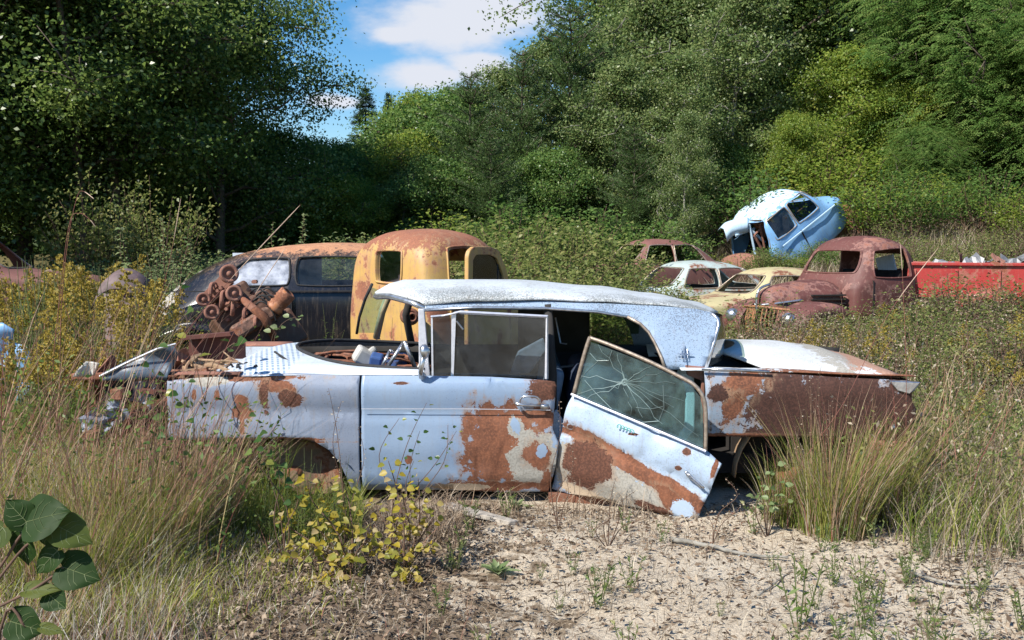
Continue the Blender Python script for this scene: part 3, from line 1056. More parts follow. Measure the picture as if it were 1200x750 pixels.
b.tube([H(604, 472, .01), H(606, 472, .04), H(612, 473, .04), H(634, 474, .035)], [.012, .014, .009, .008], 8)
b.box(H(638, 476, .005), (.055, .01, .035))
b.build('door_handle', m_chrome, fd, smooth=True)
b = MB()
b.lathe([(.001, .03), (.03, .028), (.048, .01), (.05, -.01), (.03, -.03), (.001, -.04)], Matrix.Translation(W(497, 412, 6.64)) @ Matrix.Rotation(R(-90), 4, 'Y') @ Matrix.Scale(.8, 4, (0, 1, 0)), 16)
b.tube([W(497, 414, 6.64), W(493, 436, 6.66), W(495, 441, 6.7)], [.014, .018, .028], 8)
b.build('wing_mirror', m_chrome, fd, smooth=True)
MB().tube([H(424, 478.5, .005), H(540, 478.5, .005), H(645, 480, .005)], .003, 4).build('body_crease_trim', m_alu, fd)

# rear door, hanging open
RD = Pl((0.33, 6.72, 0), (1.0, -.42, 0))
re_ = lambda *a: EL(RD, *a)
bA, bB = V3((*RD.pix(669, 464), 0)), V3((*RD.pix(827, 530), 0))
bd = (bB - bA).normalized()
bn = V3((bd.y, -bd.x, 0))
m_rdoor = rusty('rear_door_paint', (0.36, 0.45, 0.57), (0.28, 0.36, 0.48), [
    re_(735, 585, 105, 32, -26, 'primer'), re_(752, 553, 92, 10, -28, 'rust4'), re_(680, 512, 26, 4, -20, 'rust'), re_(688, 546, 26, 28, -10, 'dark'), re_(790, 590, 26, 9, -45, 'rust'), re_(770, 600, 26, 6, -20, 'dark'), re_(800, 598, 12, 13, 0, 'paint'), re_(700, 592, 40, 9, -25, 'tan'),
    re_(805, 530, 5, 4, 0, 'dark'), re_(794, 548, 4, 3, 0, 'dark'), re_(668, 500, 3, 3, 0, 'dark'), re_(838, 548, 3, 14, -20, 'rust'), re_(743, 509, 6, 1.5, 0, 'dark')], speck=.35, speckc=(.2, .21, .2), rough=.4, edge=.55)


def rdb(s, t):
    d = (V3((s, t, 0)) - bA).dot(bn)
    return lerp([(0, -.045), (.04, -.005), (.14, .018), (.20, .012), (.235, -.02), (.27, .008), (.45, 0), (.62, -.06)], d) + dent(s, t, .012, 3) - .02 * math.exp(-((V3((s, t, 0)) - bA).dot(bd) - .62) ** 2 / .006) * (1 if d < .2 else 0)


rd = panel('rear_door', [(669, 463), (700, 476.5), (750, 497.5), (800, 518.5), (827, 530), (844.5, 544), (838, 560), (831, 578), (822, 596), (816, 612), (795, 608), (765, 601), (720, 593), (690, 585), (660, 580), (643, 575), (650, 548), (655, 520), (661, 494), (664, 478)], RD, m_rdoor, car, rdb, cell=.04, th=.03)
rp = lambda pts, n=0.0: [RD.pt(*RD.pix(*p), n) for p in pts]
MB().tube(catmull(rp([(671, 463), (680, 429), (689, 399), (694, 397.5), (720, 407), (762, 425), (798, 443), (812, 451), (822, 463), (826, 478), (826.5, 505), (826, 529)], -.02), 3), .014, 6).build('window_frame', m_oldtrim, rd, smooth=True)
MB().tube(rp([(669, 462), (750, 496), (827, 529)], -.005), .009, 5).build('belt_trim', m_alu, rd)
MB().prism(rp([(673, 463), (691, 401), (750, 423), (797, 446), (811, 455), (820, 467), (823, 482), (823, 526)], -.03), RD.n * .005).build('door_glass', m_teal, rd)
ck = MB()
cc = (731.5, 448.5)
ends = [(676, 440), (684, 470), (700, 404), (722, 414), (762, 430), (776, 436), (790, 450), (800, 470), (789, 478), (776, 498), (752, 490), (738, 487), (715, 455), (674, 463), (818, 512)]
for q in ends:
    pts = []
    for k in range(6):
        t = k / 5
        pts.append((cc[0] + (q[0] - cc[0]) * t + rnd.gauss(0, 1.6) * (0 < k < 5), cc[1] + (q[1] - cc[1]) * t + rnd.gauss(0, 1.6) * (0 < k < 5)))
    ck.tube(rp(pts, -.022), [.0028, .0022, .0018, .0015, .0013, .001], 3)
for (a, b_, c_) in [((700, 420), (712, 423), (716, 411)), ((690, 414), (698, 423), (712, 423)), ((776, 452), (777, 478), (771, 494)), ((771, 494), (745, 496), (700, 477)), ((684, 446), (696, 460), (716, 480)), ((741, 440), (747, 438), (757, 431)), ((700, 423), (684, 438), (676, 447)), ((744, 478), (760, 480), (776, 477))]:
    ck.tube(rp([a, b_, c_], -.022), .0022, 3)
ck.lathe([(.012, 0), (.02, .002), (.026, 0)], Matrix.Translation(rp([cc], -.022)[0]) @ Matrix.Rotation(R(90), 4, 'X'), 10)
ck.build('glass_cracks', m_crack, rd)
b = MB()
b.tube(rp([(806, 553), (811, 555), (824, 567), (827, 570)], .05), .007, 6)
b.tube(rp([(806, 553), (806, 556), (818, 566), (823, 571)], .025), .006, 6)
b.tube(rp([(805, 551), (806, 554)], .03), .01, 6)
b.build('door_handle', m_chrome, rd, smooth=True)
# faded script badge
b = MB()
pts = []
for k in range(34):
    t = k / 33
    pts.append((724 + 20 * t + 1.6 * math.cos(t * 34), 498 + 7.5 * t + 2.6 * math.sin(t * 34) * (1 - .3 * t)))
b.tube(rp(pts, .022), .0028, 4)
b.build('script_badge', simple('teal_script', (.12, .48, .42), .5), rd)
b = MB()
b.prism([W(*p, 6.80) for p in [(646, 486), (652, 480), (661, 494), (655, 520), (650, 548), (646, 560), (651, 520)]], (0, .03, 0))
b.build('door_jamb', m_cpil, car, True, bevel=.004)
J = Pl((0, 6.9, 0), (1, 0, 0))
MB().prism([J.pt(*J.pix(*p)) for p in [(797, 434), (813, 434), (815, 470), (814, 505), (800, 520), (790, 520), (803, 500), (804, 460)]], (0, .04, 0)).build('rear_jamb', m_white, car, True, bevel=.01)
J = Pl((0, 6.78, 0), (1, 0, 0))
MB().prism([J.pt(*J.pix(*p)) for p in [(803, 428), (826, 430), (826, 512), (822, 512), (822, 446), (806, 440)]], (0, .04, 0)).build('latch_pillar', m_rustp, car, True, bevel=.006)
MB().prism([W(*p, 6.75) for p in [(643, 578), (700, 582), (790, 585), (829, 560), (829, 575), (790, 598), (643, 592)]], (0, .15, 0)).build('sill', m_rust, car, True)
b = MB()
b.tube([W(640, 432, 7.3), W(675, 428, 7.3)], .008, 6)
b.build('seat_rail', m_chrome, car, True)
MB().tube([W(651, 372, 7.6), W(657, 402, 7.55), W(664, 403, 7.5)], .006, 5).build('belt_hanger', m_chrome, car, True)
MB().prism([W(*p, 7.02) for p in [(597, 439), (607, 412), (637, 396), (641, 410), (620, 438)]], (0, .06, 0)).build('sunlit_seat_side', m_cloth, car, True, bevel=.01)  # seat side built in the shape of the sun patch falling on it
MB().box((.62, 7.45, .74), (.42, .9, .36), (0, .2, 0)).build('navy_blanket', m_navy, car, True, bevel=.09, smooth=True)
# ------------------------------------------------------------------ the other wrecks
# black pre-war sedan
m_blk = rusty('black_paint', (0.012, 0.013, 0.018), (0.02, 0.02, 0.026), [(2.0, 2.35, 3.2, .66, 0, 'rust'), (-.1, 1.35, .5, .5, 0, 'primer'), (.55, 1.62, .35, .12, 35, 'primer')], rust=.02, rough=.22, rustc=(.42, .21, .11), dark=(.22, .10, .06), dirt=.4, edge=.35, speck=.0)
k1 = thing('black_sedan', 'old black rounded sedan with a rusty orange-brown roof, behind the engine', 'car', (-4.47, 12.45, 0), (0, 0, R(5)))
k1.scale = (1.13, 1.1, 1.0)
wins = [('side', [(.78, 1.33), (1.55, 1.33), (1.55, 1.64), (1.12, 1.62)], m_pane, (-1,)), ('side', [(1.66, 1.33), (2.36, 1.33), (2.30, 1.65), (1.66, 1.65)], m_glass, (-1,)),
        ('side', [(.9, 1.33), (2.36, 1.33), (2.30, 1.65), (1.12, 1.62)], m_glass, (1,)), ('x', [(-.5, 1.32), (.5, 1.32), (.42, 1.6), (-.42, 1.6)], None, 1, 2.0)]
body('body_shell', [(0, .5, .75, .92, .5, .58, .36), (.22, .45, .95, 1.22, .70, .72, .42), (.6, .42, 1.12, 1.52, .78, .80, .52), (1.0, .42, 1.22, 1.70, .80, .84, .58), (1.6, .42, 1.25, 1.80, .80, .86, .62), (2.2, .42, 1.25, 1.82, .80, .86, .62),
                    (2.65, .42, 1.25, 1.76, .78, .84, .60), (2.85, .42, 1.2, 1.5, .76, .8, .56), (3.0, .42, 1.12, 1.22, .70, .74, .42), (3.6, .45, 1.05, 1.16, .5, .54, .3), (4.2, .5, 1.0, 1.08, .3, .34, .2), (4.35, .55, .9, .98, .22, .26, .15)],
     m_blk, k1, wins, trim=m_rubber, glassm=m_glass)
b = MB()
for x in (1.60, 2.42):
    b.box((x, -.868, .88), (.008, .03, .74))
b.box((1.3, -.868, 1.26), (2.0, .03, .012))
b.build('door_seam', m_rubber, k1)
for yy, a, c_ in ((-1, -.45, -.88), (1, .45, .88)):
    for cx in (.62, 3.55):
        arch_fender('fender', k1, m_blk, cx, a, c_, .35, 1.15, .55)
        wheel(k1, (cx, yy * .72, .33), .34, .16, m_tyre, m_rust)
MB().lathe([(.001, .02), (.02, .02), (.025, -.02)], Matrix.Translation((2.3, -.9, 1.18)) @ Matrix.Rotation(R(90), 4, 'X')).build('door_handle', m_chrome, k1)
MB().box((1.3, .3, 1.45), (1.0, .02, .5)).build('hanging_curtain', m_white, k1)

# orange truck cab
TH = R(43)
OX = -1.22
k2 = thing('orange_truck', 'orange and yellow rusty truck cab with an open door, directly behind the windscreen', 'truck', (OX, 10.3, 0), (0, 0, TH))
m_or = rusty('orange_paint', (0.52, 0.33, 0.105), (0.44, 0.23, 0.075), [(.4, 2.35, 3, .58, 0, 'rust'), (0.35, 1.6, .12, .35, 0, 'rust'), (.05, 1.0, .1, .3, 20, 'rust')], rust=.40, rough=.55, rustc=(.27, .105, .055), dark=(.15, .06, .04), edge=.6, speck=.1, streak=.35)
body('cab', [(-.12, .45, 1.1, 1.62, .60, .62, .52), (-.09, .42, 1.18, 1.80, .68, .70, .58), (.10, .42, 1.2, 1.93, .72, .75, .61), (.5, .42, 1.2, 1.95, .73, .76, .62), (.75, .42, 1.2, 1.92, .73, .76, .61), (1.02, .42, 1.2, 1.72, .71, .74, .56), (1.14, .42, 1.14, 1.28, .66, .70, .5), (1.2, .42, 1.1, 1.18, .56, .6, .4)],
     m_or, k2, [('x', [(-.27, 1.42), (.15, 1.42), (.15, 1.73), (-.27, 1.73)], m_glass, -1, .3), ('side', [(.17, .8), (.94, .8), (.90, 1.72), (.20, 1.76)], None, (-1,)), ('side', [(.2, 1.32), (.88, 1.32), (.84, 1.70), (.23, 1.72)], None, (1,)), ('x', [(-.55, 1.3), (.55, 1.3), (.5, 1.62), (-.5, 1.62)], None, 1, .8)],
     trim=m_or, glassm=m_glass, tr=.012)
body('bonnet', [(1.1, .6, 1.05, 1.2, .5, .56, .34), (1.6, .6, 1.02, 1.16, .42, .46, .28), (2.1, .6, .98, 1.08, .3, .34, .2), (2.25, .6, .9, 1.0, .24, .28, .16)], m_or, k2)
for sg in (-1, 1):
    arch_fender('fender', k2, m_or, 1.75, sg * .4, sg * .85, .4, 1.2, .5)
    wheel(k2, (1.75, sg * .68, .36), .36, .18, m_tyre, m_rust)
b = MB()
for sg in (-1, 1):
    b.box((-1.2, sg * .4, .5), (2.8, .07, .14))
b.box((-1.2, 0, .5), (.08, .8, .1)); b.box((-2.4, 0, .5), (.08, .8, .1))
b.build('chassis', m_rust, k2)
k2w = Matrix.Translation((OX, 10.3, 0)) @ Matrix.Rotation(TH, 4, 'Z')
hinge = 0
dr = thing('door', None, None)
dr.parent = k2
dr.location = (.95, -.74, 0)
dr.rotation_euler = (0, 0, R(15))
m_ = MB()
DP = [(-.80, .5), (0, .5), (0, 1.30), (-.10, 1.55), (-.24, 1.74), (-.40, 1.78), (-.70, 1.78), (-.80, 1.70)]
m_.prism([(x, 0, z) for x, z in rpoly(DP)], (0, .05, 0))
do = m_.build('door', m_or, None, fix=True, bevel=.012)
c_ = MB().prism([(x, -.2, z) for x, z in rpoly([(-.72, 1.28), (-.12, 1.28), (-.17, 1.50), (-.28, 1.66), (-.42, 1.70), (-.66, 1.70), (-.72, 1.64)])], (0, .5, 0)).build('cut', None, fix=True)
md = do.modifiers.new('x', 'BOOLEAN'); md.object = c_; md.operation = 'DIFFERENCE'
bpy.context.view_layer.update(); bake(do)
bpy.data.objects.remove(c_)
bpy.data.objects.remove(dr)
do.parent = k2
do.location = (.97, -.745, 0)
do.rotation_euler = (0, 0, R(15))
MB().prism([(x, .02, z) for x, z in rpoly([(-.72, 1.28), (-.12, 1.28), (-.17, 1.50), (-.28, 1.66), (-.42, 1.70), (-.66, 1.70), (-.72, 1.64)])], (0, .005, 0)).build('door_glass', m_glass, do)
MB().tube([(-.24, .02, 1.29), (-.24, .02, 1.60)], .008, 5).build('vent_bar', m_rubber, do)
MB().tube([(-.7, -.02, 1.12), (-.66, -.05, 1.12), (-.56, -.05, 1.12)], .01, 6).build('door_handle', m_chrome, do)
b = MB()
b.box((.45, 0, .75), (.5, 1.2, .14)); b.box((.2, 0, 1.0), (.12, 1.2, .5), (0, -.15, 0))
b.build('seat', m_headl, k2, bevel=.03)
fm = k2w.inverted()
fo = fm @ W(481, 371, 9.62)
fx = Matrix.Translation(fo) @ Matrix.Rotation(R(62), 4, 'Z') @ Matrix.Rotation(R(-90), 4, 'Y') @ Matrix.Rotation(R(25), 4, 'X')
MB().lathe([(.001, -.1), (.085, -.1), (.085, .02), (.07, .05), (.05, .05), (.045, .0), (.045, .1), (.03, .1), (.03, .0), (.001, 0)], Matrix.Translation(fo) @ Matrix.Rotation(R(-115), 4, 'Z') @ Matrix.Rotation(R(90), 4, 'Y') @ Matrix.Rotation(0, 4, 'X'), 20).build('fuel_filler', m_rust, k2, smooth=True)

# rusty engine
en = thing('rusty_engine', 'greasy rusted engine with round pulleys, between the pale blue sedan and the black sedan', 'engine', (-2.6, 9.35, 0))
RY = Matrix.Rotation(R(-32), 3, 'Y') @ Matrix.Rotation(R(25), 3, 'Z')
b = MB()
for c_, d in [((-2.5, 9.4, 1.08), (.62, .45, .34)), ((-2.62, 9.35, 1.28), (.34, .3, .2)), ((-2.35, 9.4, .85), (.7, .5, .35)), ((-2.42, 9.3, 1.05), (.5, .62, .14))]:
    b.box(c_, d, RY)
b.box((-2.4, 9.4, .5), (.9, .5, .6))
b.build('engine_block', rusty('greasy_rust', (.13, .06, .035), (.05, .03, .02), [], rust=.4, rough=.65), en, True, bevel=.03)
b = MB()
for k in range(5):
    a = W(258 + k * 13, 335 + k * 9, 9.1)
    b.tube(catmull([a, a + V3((-.05, -.08, .02)), a + V3((-.06, -.1, -.06)), a + V3((-.08, -.05, -.12))], 4), .02, 8)
for k in range(22):
    p = W(rnd.uniform(245, 300), rnd.uniform(325, 375), rnd.uniform(9.0, 9.15))
    b.lathe([(.001, .02), (.016, .02), (.02, -.02)], Matrix.Translation(p) @ Matrix.Rotation(R(90), 4, 'X'), 6)
b.box(W(254, 340, 9.1), (.30, .1, .12), (0, R(-45), 0)); b.tube([W(250, 362, 9.1), W(285, 350, 9.1)], .035, 8)
b.build('manifold', m_rustp, en, True)
PM = Matrix.Rotation(R(28), 4, 'Z') @ Matrix.Rotation(R(82), 4, 'X')
for (px, py, r) in [(268, 321, .085), (274, 344, .075), (238, 351, .062), (248, 366, .07)]:
    MB().lathe([(.001, .045), (r * .25, .045), (r * .3, .01), (r * .62, .006), (r * .66, .03), (r, .032), (r, .024), (r * .84, .014), (r, .004), (r, -.008), (r * .5, -.012), (.03, -.04), (.001, -.05)], Matrix.Translation(W(px, py, 8.98)) @ PM, 22).build('pulley', m_rustp, en, True, smooth=True)
a, c_ = W(320, 362, 9.1), W(338, 343, 9.1)
q = (c_ - a).to_track_quat('Z', 'Y').to_matrix().to_4x4()
L = (c_ - a).length
MB().lathe([(.001, 0), (.075, 0), (.082, .02), (.078, .03), (.078, L * .6), (.084, L * .64), (.078, L * .68), (.078, L), (.05, L + .01), (.045, L - .02), (.001, L - .02)], Matrix.Translation(a) @ q, 22).build('air_filter', rusty('orange_can', (.48, .18, .05), (.3, .1, .04), [], rust=.5, rough=.6), en, True, smooth=True)
b = MB()
for k in range(8):
    a = W(rnd.uniform(292, 312), rnd.uniform(342, 360), 9.1)
    b.tube(catmull([a, a + V3((.08, -.05, .05)), a + V3((.16, -.03, -.02)), a + V3((.2, 0, -.14))], 5), .008, 5)
b.build('fuel_lines', m_rubber, en, True, smooth=True)
MB().tube([W(283, 350, 9.0), W(310, 372, 9.0), W(322, 398, 9.1)], [.03, .045, .03], 10).build('exhaust_pipe', m_rust, en, True, smooth=True)

# dark red pickup
DR = (0.16, 0.055, 0.045)
m_dr = rusty('dark_red_paint', (.13, .045, .037), (0.085, 0.032, 0.027), [], rust=.40, rough=.62, rustc=(.24, .10, .07), dark=(.10, .04, .03), dirt=.4, streak=.3)
TX, TY = 5.75, 16.6
k3 = thing('pickup_truck', 'dark red rust-coated old pickup cab and bonnet with an upright grille, in the right-hand weeds', 'truck', (TX, TY, g1(TX, TY) + .05), (0, 0, R(180 + 28)))
k3.scale = (1.06, 1.06, 1.0)
body('cab', [(-.66, .5, 1.12, 1.4, .56, .62, .44), (-.58, .45, 1.18, 1.72, .68, .72, .54), (-.35, .45, 1.2, 1.86, .72, .76, .60), (0, .45, 1.2, 1.90, .73, .78, .62), (.25, .45, 1.2, 1.85, .72, .77, .60), (.45, .45, 1.2, 1.66, .70, .75, .56), (.66, .48, 1.14, 1.28, .64, .70, .46), (.78, .5, 1.06, 1.16, .58, .62, .36)],
     m_dr, k3, [('x', [(-.52, 1.32), (.52, 1.32), (.45, 1.66), (-.45, 1.66)], None, 1, .1), ('side', [(-.36, 1.25), (.40, 1.25), (.30, 1.66), (-.30, 1.70)], None, (-1, 1)), ('x', [(-.36, 1.36), (.36, 1.36), (.36, 1.62), (-.36, 1.62)], None, -1, -.3)], trim=m_dr, tr=.014)
body('bonnet', [(.64, .6, 1.02, 1.19, .5, .56, .34), (1.1, .6, 1.0, 1.18, .40, .46, .28), (1.6, .6, .96, 1.12, .27, .31, .2), (1.9, .62, .93, 1.05, .18, .22, .13), (1.98, .7, .85, .93, .1, .13, .08)], m_dr, k3)
for sg in (-1, 1):
    b = MB()
    for j in range(3):
        b.box((1.08, sg * (.455 - .0), .84 + .065 * j), (.55, .10, .022), (0, 0, -sg * .26))
    b.build('bonnet_louvres', m_black, k3)

b = MB()
b.tube(catmull([(1.80, 0, 1.14), (1.98, 0, 1.08), (2.05, 0, .95), (2.04, 0, .7)], 4), .02, 6)
b.tube(catmull([(1.5, -.36, .90), (1.8, -.25, .86), (2.02, -.06, .82)], 4), .02, 6)
b.tube(catmull([(1.5, .36, .90), (1.8, .25, .86), (2.02, .06, .82)], 4), .02, 6)
b.build('bonnet_trim', m_chrome, k3, smooth=True)
m_gr = rusty('orange_grille_rust', (.36, .16, .07), (.22, .09, .05), [], rust=.4, rough=.8)
for k in range(16):
    y = -.45 + .06 * k
    if abs(y) < .03: continue
    MB().tube([(2.03 - abs(y) * .35, y, .80 - abs(y) * .12), (2.08 - abs(y) * .35, y, .58), (2.04 - abs(y) * .35, y, .38)], .013, 5).build('grille_bar', m_gr, k3)
b = MB()
for z in (.40, .80):
    b.tube([(1.86, -.5, z - .04), (2.04, 0, z), (1.86, .5, z - .04)], .02, 6)
b.build('grille_frame', m_gr, k3)
for sg in (-1, 1):
    arch_fender('fender', k3, m_dr, 1.42, sg * .36, sg * .88, .38, 1.25, .5, lip=.2)
    wheel(k3, (1.42, sg * .70, .34), .35, .18, m_tyre, m_rust)
    MB().lathe([(.001, .16), (.06, .15), (.10, .11), (.115, .08), (.11, 0), (.04, -.12), (.001, -.14)], Matrix.Translation((1.93, sg * .60, .62)) @ Matrix.Rotation(R(90), 4, 'Y'), 18).build('headlamp', m_chrome, k3, smooth=True)
    MB().box((.2, sg * .80, .36), (1.5, .2, .04)).build('running_board', m_dr, k3, bevel=.01)
b = MB()
for sg in (-1, 1):
    for x in (-.42, .45):
        MB().box((x, sg * .735, .85), (.01, .03, .7)).build('door_seam', m_black, k3)
b = MB()
b.box((0, 0, .8), (.45, 1.15, .14)); b.box((-.3, 0, 1.1), (.12, 1.15, .5), (0, -.15, 0))
b.build('seat', m_black, k3, bevel=.03)
MB().box((-.3, .3, 1.45), (.03, .34, .26), (.2, .1, 0)).build('curtain_scrap', m_white, k3)

# red pickup box
BX, BY = 6.75, 16.9
k4 = thing('red_pickup_box', 'bright red pickup load box at the right edge, piled with grey scrap', 'truck bed', (BX, BY, g1(BX, BY)), (0, 0, R(-24)))
m_red = rusty('red_paint', (0.34, 0.028, 0.024), (0.22, 0.022, 0.02), [], rust=.42, rough=.45, dark=(.13, .03, .025))
for sg in (-1, 1):
    b = MB()
    b.box((1.35, sg * .68, 1.18), (2.7, .03, .52)); b.box((1.35, sg * .70, 1.46), (2.72, .09, .05))
    for k in range(5):
        b.box((.1 + .62 * k, sg * .705, 1.12), (.05, .04, .5))
    b.build('side_wall', m_red, k4, bevel=.008)
    arch_fender('rear_fender', k4, m_red, 1.2, sg * .66, sg * .98, .45, 1.15, .62, lip=.15)
    wheel(k4, (1.2, sg * .84, .36), .36, .18, m_tyre, m_rust)
MB().box((0, 0, 1.14), (.03, 1.34, .5)).build('front_wall', m_red, k4, bevel=.008)
MB().box((2.7, 0, 1.14), (.03, 1.34, .5)).build('tailgate', m_red, k4, bevel=.008)
MB().box((1.35, 0, .92), (2.7, 1.34, .04)).build('floor', m_rust, k4)
MB().box((1.0, 0, .62), (3.2, .7, .12)).build('chassis', m_black, k4)
m_scr = simple('grey_scrap_metal', (.34, .34, .35), .5, .4, .5, 6)
kk = Matrix.Translation((BX, BY, g1(BX, BY))) @ Matrix.Rotation(R(-24), 4, 'Z')
for k in range(14):
    x = .25 + .18 * k
    p = kk @ V3((x, rnd.uniform(-.5, .3), 1.44 + .12 * math.exp(-((x - 1.8) / .5) ** 2) + rnd.uniform(-.03, .06)))
    b = MB()
    n_ = rnd.randint(4, 6)
    L = rnd.uniform(.2, .42)
    d = V3((rnd.gauss(0, 1), rnd.gauss(0, .6), rnd.gauss(0, .25))).normalized()
    u = d.orthogonal().normalized() * rnd.uniform(.05, .1)
    b.grid([[p + d * L * (i / n_ - .5) + u * (j - 1) + V3((0, 0, rnd.gauss(0, .03))) for j in range(3)] for i in range(n_ + 1)])
    lab = 'crumpled grey sheet of scrap metal lying in the red pickup box'
    tag(b.build('scrap_sheet', m_scr if k % 3 else m_rustp, solid=.006), lab if k % 3 else 'rust-brown sheet of scrap metal lying in the red pickup box', 'scrap metal', 'scrap sheets in the red pickup box')
p0 = kk @ V3((1.75, -.35, 1.46))
b = MB()
b.prism([p0, p0 + V3((.5, -.1, .02)), p0 + V3((.55, -.1, .18)), p0 + V3((.25, -.05, .26)), p0 + V3((-.05, 0, .1))], (0, .3, 0))
tag(b.build('crushed_radiator', m_scr, bevel=.02), 'pale grey crushed radiator standing proud on the scrap in the red box', 'radiator')

# tipped blue truck
QX, QY = 7.72, 27.0
qz = g1(QX, QY)
BL = (0.16, 0.34, 0.60)
m_bl = rusty('sky_blue_paint', BL, (0.22, 0.42, 0.66), [], rust=.10, rough=.4, streak=.3, dirt=.2)
m_blw = rusty('pale_blue_paint', (0.50, 0.66, 0.80), (0.42, 0.58, 0.74), [], rust=.08, rough=.45)
k5 = thing('tipped_blue_truck', 'torn open light blue truck cab tipped nose-down against the bushes', 'truck', (QX, QY, qz - .25), (0, R(33), R(180 + 24)))
k5.scale = (1.25, 1.25, 1.25)
k5.rotation_mode = 'XYZ'
m_blue2 = rusty('blue_cab_paint', BL, (0.20, 0.38, 0.62), [(.0, 1.98, 9, .36, 0, 'pale')], rust=.12, rough=.35, streak=.35)
body('cab', [(-1.35, .5, .95, 1.0, .5, .56, .4), (-1.25, .35, 1.02, 1.1, .68, .74, .55), (-.85, .25, 1.05, 1.12, .74, .80, .6), (-.72, .25, 1.08, 1.5, .74, .80, .62), (-.5, .25, 1.08, 1.72, .74, .80, .64), (.2, .25, 1.08, 1.76, .74, .80, .66), (.62, .25, 1.08, 1.66, .74, .80, .64), (.78, .3, 1.02, 1.2, .72, .78, .55), (.86, .35, .9, 1.0, .66, .7, .5)],
     m_blue2, k5, [('side', [(-.62, 1.16), (-.02, 1.16), (-.02, 1.60), (-.50, 1.60)], None, (-1, 1)), ('side', [(.06, 1.16), (.62, 1.16), (.54, 1.56), (.06, 1.60)], m_glass, (-1, 1)), ('x', [(-.66, .45), (.66, .45), (.58, 1.58), (-.58, 1.58)], None, 1, .3), ('x', [(-.5, 1.2), (.5, 1.2), (.45, 1.56), (-.45, 1.56)], None, -1, -.3)], trim=m_oldtrim, glassm=m_glass, tr=.012, crush=.05)
MB().box((.3, 0, .55), (.9, 1.2, .5)).build('seat', m_black, k5, bevel=.05)
MB().box((.2, .2, 1.1), (.14, 1.0, .7), (0, -.2, 0)).build('seat_back', m_black, k5, bevel=.05)
rows = [[(1.0 + .4 * t, y, .75 + .35 * math.sin(1.2 + t * 1.8) - .25 * abs(y) ** 2) for y in [-.7 + .2 * k for k in range(8)]] for t in [k / 6 for k in range(7)]]
MB().grid(rows).build('inner_cowl', m_rustp, k5, smooth=True, solid=.012)
K5 = (Matrix.Translation(k5.location) @ k5.rotation_euler.to_matrix().to_4x4() @ Matrix.Diagonal((1.25, 1.25, 1.25, 1)))


def k5part(mb, nm, mt, **kw):
    o = mb.build(nm, mt, k5, **kw)
    o.matrix_parent_inverse = K5.inverted()
    return o


def strip(top, bot, D, dep):
    a, c_ = catmull([W(*p, D) for p in top], 4), catmull([W(*p, D) for p in bot], 4)
    return MB().grid([[p + V3((0, dep, -.05)), p + V3((0, dep * .5, .03)), p, p.lerp(q, .5) + V3((0, -.06, 0)), q] for p, q in zip(a, c_)])


k5part(strip([(848, 268), (853, 262), (864, 258), (876, 254)], [(852, 284), (858, 277), (866, 274), (877, 272)], 26.2, .8), 'torn_fender', m_blw, smooth=True, solid=.012)
k5part(strip([(879, 256), (886, 250), (896, 248), (902, 252)], [(882, 262), (888, 270), (894, 276), (903, 282)], 26.6, .7), 'inner_fender', m_rustp, smooth=True, solid=.012)
for a, c_ in [((878, 262), (886, 302)), ((884, 276), (900, 258)), ((884, 276), (897, 300)), ((872, 262), (896, 284)), ((890, 262), (896, 290)), ((862, 276), (884, 268))]:
    k5part(MB().tube([W(*a, 26.2), W(*c_, 26.4)], .035, 6), 'torn_strut', m_blw if a[0] < 880 else m_rustp)
k5part(MB().box(W(893, 296, 26.9), (.7, .8, .5), (.2, .3, 0)), 'wrecked_engine', m_black, bevel=.05)
for k, (a, c_) in enumerate([((.9, -.7, .9), (1.7, -.75, .6)), ((.9, -.7, .9), (1.3, -.8, .15)), ((1.3, -.8, .15), (1.75, -.7, .7)), ((1.0, -.6, .4), (1.6, -.5, .2)), ((1.5, -.6, .9), (1.5, -.8, 0)), ((1.7, .5, .7), (1.7, -.7, .5))]):
    MB().tube([a, c_], .03, 6).build('torn_strut', m_white if k % 2 else m_rustp, k5)
MB().box((1.5, 0, .35), (.7, .6, .4), (0, .2, .1)).build('engine', m_rust, k5, bevel=.04)
for sg in (-1, 1):
    MB().lathe([(.001, .05), (.05, .05), (.07, .02), (.09, 0), (.09, -.03)], Matrix.Translation((.82, sg * .72, .72)) @ Matrix.Rotation(R(90), 4, 'Y'), 16).build('hinge_lamp', m_chrome, k5, smooth=True)
    MB().box((-.25, sg * .815, 1.0), (1.7, .03, .02)).build('body_trim', m_blw, k5)
    MB().box((.03, sg * .80, .62), (.012, .04, .8)).build('door_seam', m_black, k5)
wheel(k5, (-.9, -.65, .15), .36, .18, m_tyre, m_rust)


hx, hy = QX + 1.35, QY + .75
tag(MB().grid([[(hx + 1.0 * math.cos(a) * r, hy + .8 * math.sin(a) * r, g1(hx, hy) - .1 + 1.35 * (1 - r) ** .45 + .18 * mnoise.noise((a * 2, r * 5, 1))) for r in (0, .12, .25, .45, .7, 1)] for a in [2 * math.pi * k / 18 for k in range(19)]]).build('crushed_car_body', m_rust, solid=.01),
    'crushed rusty car shell in the bushes propping up the tipped blue truck', 'scrap metal')


